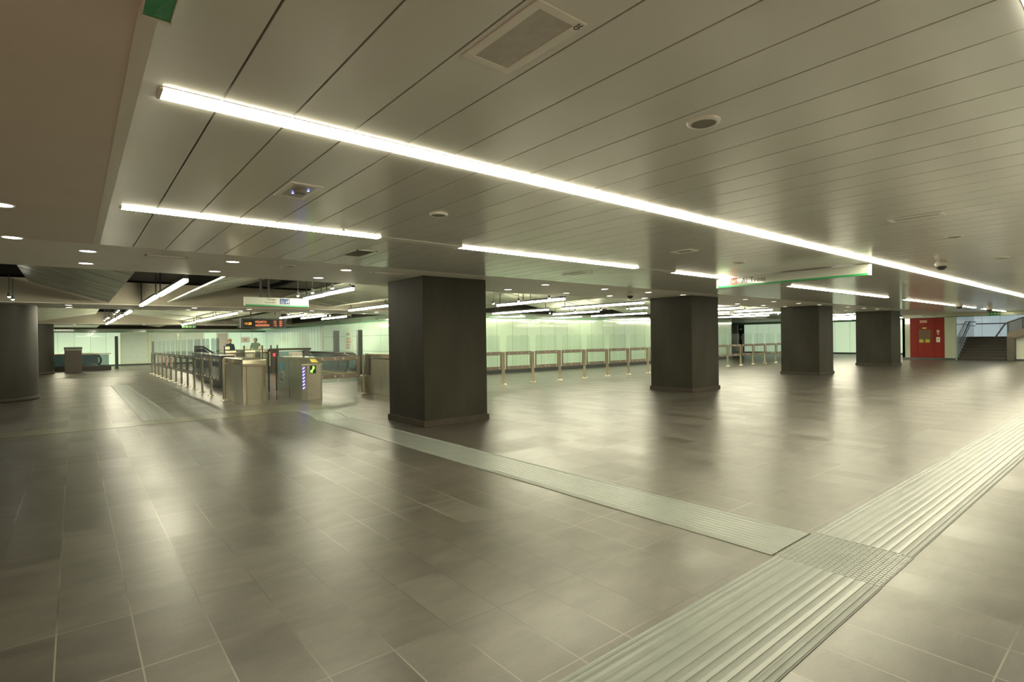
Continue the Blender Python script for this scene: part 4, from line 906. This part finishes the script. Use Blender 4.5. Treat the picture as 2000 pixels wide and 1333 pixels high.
# ------------------------------------------------------------------ people
def person(loc, rz, label, hairc, topc, legc, height):
    t = thing('person', label, 'person', loc, rz)
    s = height / 1.75
    V = dict(pel=(0, 0, .95), sp=(0, 0, 1.12), ch=(0, 0.01, 1.32), nk=(0, 0, 1.47), hd=(0, -0.02, 1.56), ht=(0, -0.01, 1.66),
             shL=(.17, 0, 1.41), elL=(.24, 0.02, 1.14), wrL=(.23, -0.10, 0.92), haL=(.22, -0.15, 0.86), shR=(-.17, 0, 1.41), elR=(-.24, 0.02, 1.14), wrR=(-.22, -0.10, 0.93), haR=(-.21, -0.15, 0.87),
             hiL=(.09, 0, .90), knL=(.10, -0.02, .50), anL=(.10, 0.02, .09), toL=(.11, -0.13, .04), hiR=(-.09, 0, .90), knR=(-.10, -0.02, .50), anR=(-.10, 0.02, .09), toR=(-.11, -0.13, .04))
    Rr = dict(pel=.14, sp=.13, ch=.155, nk=.055, hd=.085, ht=.075, shL=.07, elL=.048, wrL=.033, haL=.035, shR=.07, elR=.048, wrR=.033, haR=.035, hiL=.09, knL=.062, anL=.042, toL=.035, hiR=.09, knR=.062, anR=.042, toR=.035)
    E_ = [('pel', 'sp'), ('sp', 'ch'), ('ch', 'nk'), ('nk', 'hd'), ('hd', 'ht'), ('ch', 'shL'), ('shL', 'elL'), ('elL', 'wrL'), ('wrL', 'haL'), ('ch', 'shR'), ('shR', 'elR'), ('elR', 'wrR'), ('wrR', 'haR'),
          ('pel', 'hiL'), ('hiL', 'knL'), ('knL', 'anL'), ('anL', 'toL'), ('pel', 'hiR'), ('hiR', 'knR'), ('knR', 'anR'), ('anR', 'toR')]
    ks = list(V); me = bpy.data.meshes.new('body'); me.from_pydata([tuple(c * s for c in V[k]) for k in ks], [(ks.index(a), ks.index(c)) for a, c in E_], [])
    o = bpy.data.objects.new('body', me); C.objects.link(o); o.parent = t
    sk = o.modifiers.new('skin', 'SKIN')
    for i, k in enumerate(ks):
        r = Rr[k] * s; me.skin_vertices[0].data[i].radius = (r, r * (0.72 if k in ('pel', 'sp', 'ch') else 1))
    me.skin_vertices[0].data[0].use_root = True
    sb = o.modifiers.new('sub', 'SUBSURF'); sb.levels = 1; sb.render_levels = 2
    # one body mesh coloured by height: skin, jacket, trousers
    m, nt, N, L, bb = new_mat('clothed_body')
    tc = N.new('ShaderNodeTexCoord'); sp_ = N.new('ShaderNodeSeparateXYZ'); L.new(tc.outputs['Object'], sp_.inputs[0])
    cr = N.new('ShaderNodeValToRGB'); cr.color_ramp.interpolation = 'CONSTANT'
    mr = N.new('ShaderNodeMath'); mr.operation = 'DIVIDE'; mr.inputs[1].default_value = 2.0; L.new(sp_.outputs['Z'], mr.inputs[0]); L.new(mr.outputs[0], cr.inputs[0])
    el = cr.color_ramp.elements; el[0].position = 0; el[0].color = (0.02, 0.02, 0.02, 1); el[1].position = 0.04 * s; el[1].color = (*legc, 1)
    e = el.new(0.46 * s); e.color = (*topc, 1); e = el.new(0.745 * s); e.color = (0.45, 0.30, 0.20, 1)
    L.new(cr.outputs[0], bb.inputs['Base Color']); bb.inputs['Roughness'].default_value = 0.8
    me.materials.append(m)
    b = MB(); b.lathe([(0.0001, 0.10 * s), (0.06 * s, 0.085 * s), (0.095 * s, 0.03 * s), (0.098 * s, -0.02 * s), (0.085 * s, -0.06 * s)], (0, 0, 0), 20)
    h = b.build('hair', mat('hair_col', hairc, 0.7), t); h.location = (0, 0.018 * s, 1.645 * s); h.rotation_euler = (-0.25, 0, 0)
    b = MB()
    for sx in (-1, 1):
        b.tube((sx * 0.03 * s, -0.105 * s, 1.61 * s), (sx * 0.03 * s, -0.095 * s, 1.61 * s), 0.010 * s, 8)
    b.build('eyes', M_darkpl, t)
    b = MB(); b.prism([(-0.014 * s, 1.565 * s), (0.014 * s, 1.565 * s), (0, 1.61 * s)], 'y', -0.122 * s, -0.09 * s); b.build('nose', mat('skin', (0.45, 0.30, 0.20), 0.6), t)
    for sx in (-1, 1):
        b = MB()
        for j in range(4): b.path([(sx * (0.20 + 0.018 * j) * s, -0.15 * s, 0.86 * s), (sx * (0.20 + 0.018 * j) * s, -0.17 * s, 0.80 * s - 0.008 * (j % 2)), (sx * (0.20 + 0.018 * j) * s, -0.155 * s, 0.765 * s)], 0.008 * s, 6)
        b.path([(sx * 0.19 * s, -0.16 * s, 0.86 * s), (sx * 0.175 * s, -0.19 * s, 0.82 * s)], 0.009 * s, 6)
        b.build('fingers', mat('skin', (0.45, 0.30, 0.20), 0.6), t)
    return t
person((5.95, 29.2, 0), 0.3, 'person with reddish hair and dark jacket standing behind the far gates', (0.30, 0.16, 0.08), (0.05, 0.07, 0.07), (0.05, 0.06, 0.07), 1.67)
person((7.12, 29.2, 0), -0.3, 'person in pale grey green clothing behind the far gates', (0.30, 0.30, 0.20), (0.22, 0.30, 0.22), (0.20, 0.27, 0.21), 1.70)

# ------------------------------------------------------------------ added fill lights with no seen source, to lift dim surfaces
def area(name, loc, rot, sx, sy, col, e):
    l = bpy.data.lights.new(name, 'AREA'); l.shape = 'RECTANGLE'; l.size = sx; l.size_y = sy; l.color = col; l.energy = e
    o = bpy.data.objects.new(name, l); C.objects.link(o); o.location = loc; o.rotation_euler = rot
    return o
area('hall_fill', (-9, -3.5, 2.5), (0, 0, 0), 8, 0.2, WARM, 70)  # hall fills, added to brighten the left hall and far walls
area('hall_fill', (-6, 29, 2.5), (0, 0, 0), 0.3, 8, WARM, 120)
area('hall_fill', (-1.5, 41, 2.5), (0, 0, 0), 3, 0.4, WARM, 220)
area('hall_fill', (5.5, 40.5, 3.2), (0, 0, 0), 8, 0.5, WARM, 520)
area('hall_fill', (9.2, 26, 3.4), (0, 0, 0), 0.5, 10, WARM, 110)
area('hall_up_fill', (8, -4.8, 0.35), (PI, 0, 0), 16, 2, WARM, 230)  # upward fills, added out of view to brighten the ceiling
area('hall_up_fill', (-7.5, 8, 0.35), (PI, 0, 0), 3, 9, WARM, 170)
area('stair_fill', (39, 3, 3.2), (0, 0, 0), 1, 4, (0.75, 0.88, 1.0), 140)  # added cool fill that brightens the stair walls
area('red_fill', (-3.5, -1.2, 0.8), (PI, 0, 0), 1.2, 1.2, (1.0, 0.28, 0.14), 34)  # added red fill, unseen, tints the left ceiling

w = bpy.data.worlds.new('World'); bpy.context.scene.world = w; w.use_nodes = True
w.node_tree.nodes['Background'].inputs[0].default_value = (1.0, 0.9, 0.65, 1); w.node_tree.nodes['Background'].inputs[1].default_value = 0.02

# ------------------------------------------------------------------ camera
yaw, pitch, roll = math.radians(39.28), math.radians(-0.2), math.radians(-0.76)
f0 = Vector((math.sin(yaw), math.cos(yaw), 0)); r0 = Vector((math.cos(yaw), -math.sin(yaw), 0)); u0 = Vector((0, 0, 1))
fw = f0 * math.cos(pitch) + u0 * math.sin(pitch); u1 = -f0 * math.sin(pitch) + u0 * math.cos(pitch)
rr = r0 * math.cos(roll) + u1 * math.sin(roll); uu = -r0 * math.sin(roll) + u1 * math.cos(roll)
cam = bpy.data.cameras.new('Camera'); cam.sensor_width = 36; cam.lens = 36 * 1047 / 2000; cam.clip_start = 0.05; cam.clip_end = 200
co = bpy.data.objects.new('Camera', cam); C.objects.link(co)
co.matrix_world = Matrix(((rr.x, uu.x, -fw.x, 0), (rr.y, uu.y, -fw.y, 0), (rr.z, uu.z, -fw.z, H), (0, 0, 0, 1)))
bpy.context.scene.camera = co
sc = bpy.context.scene
sc.view_settings.view_transform = 'Standard'; sc.view_settings.look = 'None'; sc.view_settings.exposure = 0.6
sc.cycles.transparent_max_bounces = 40
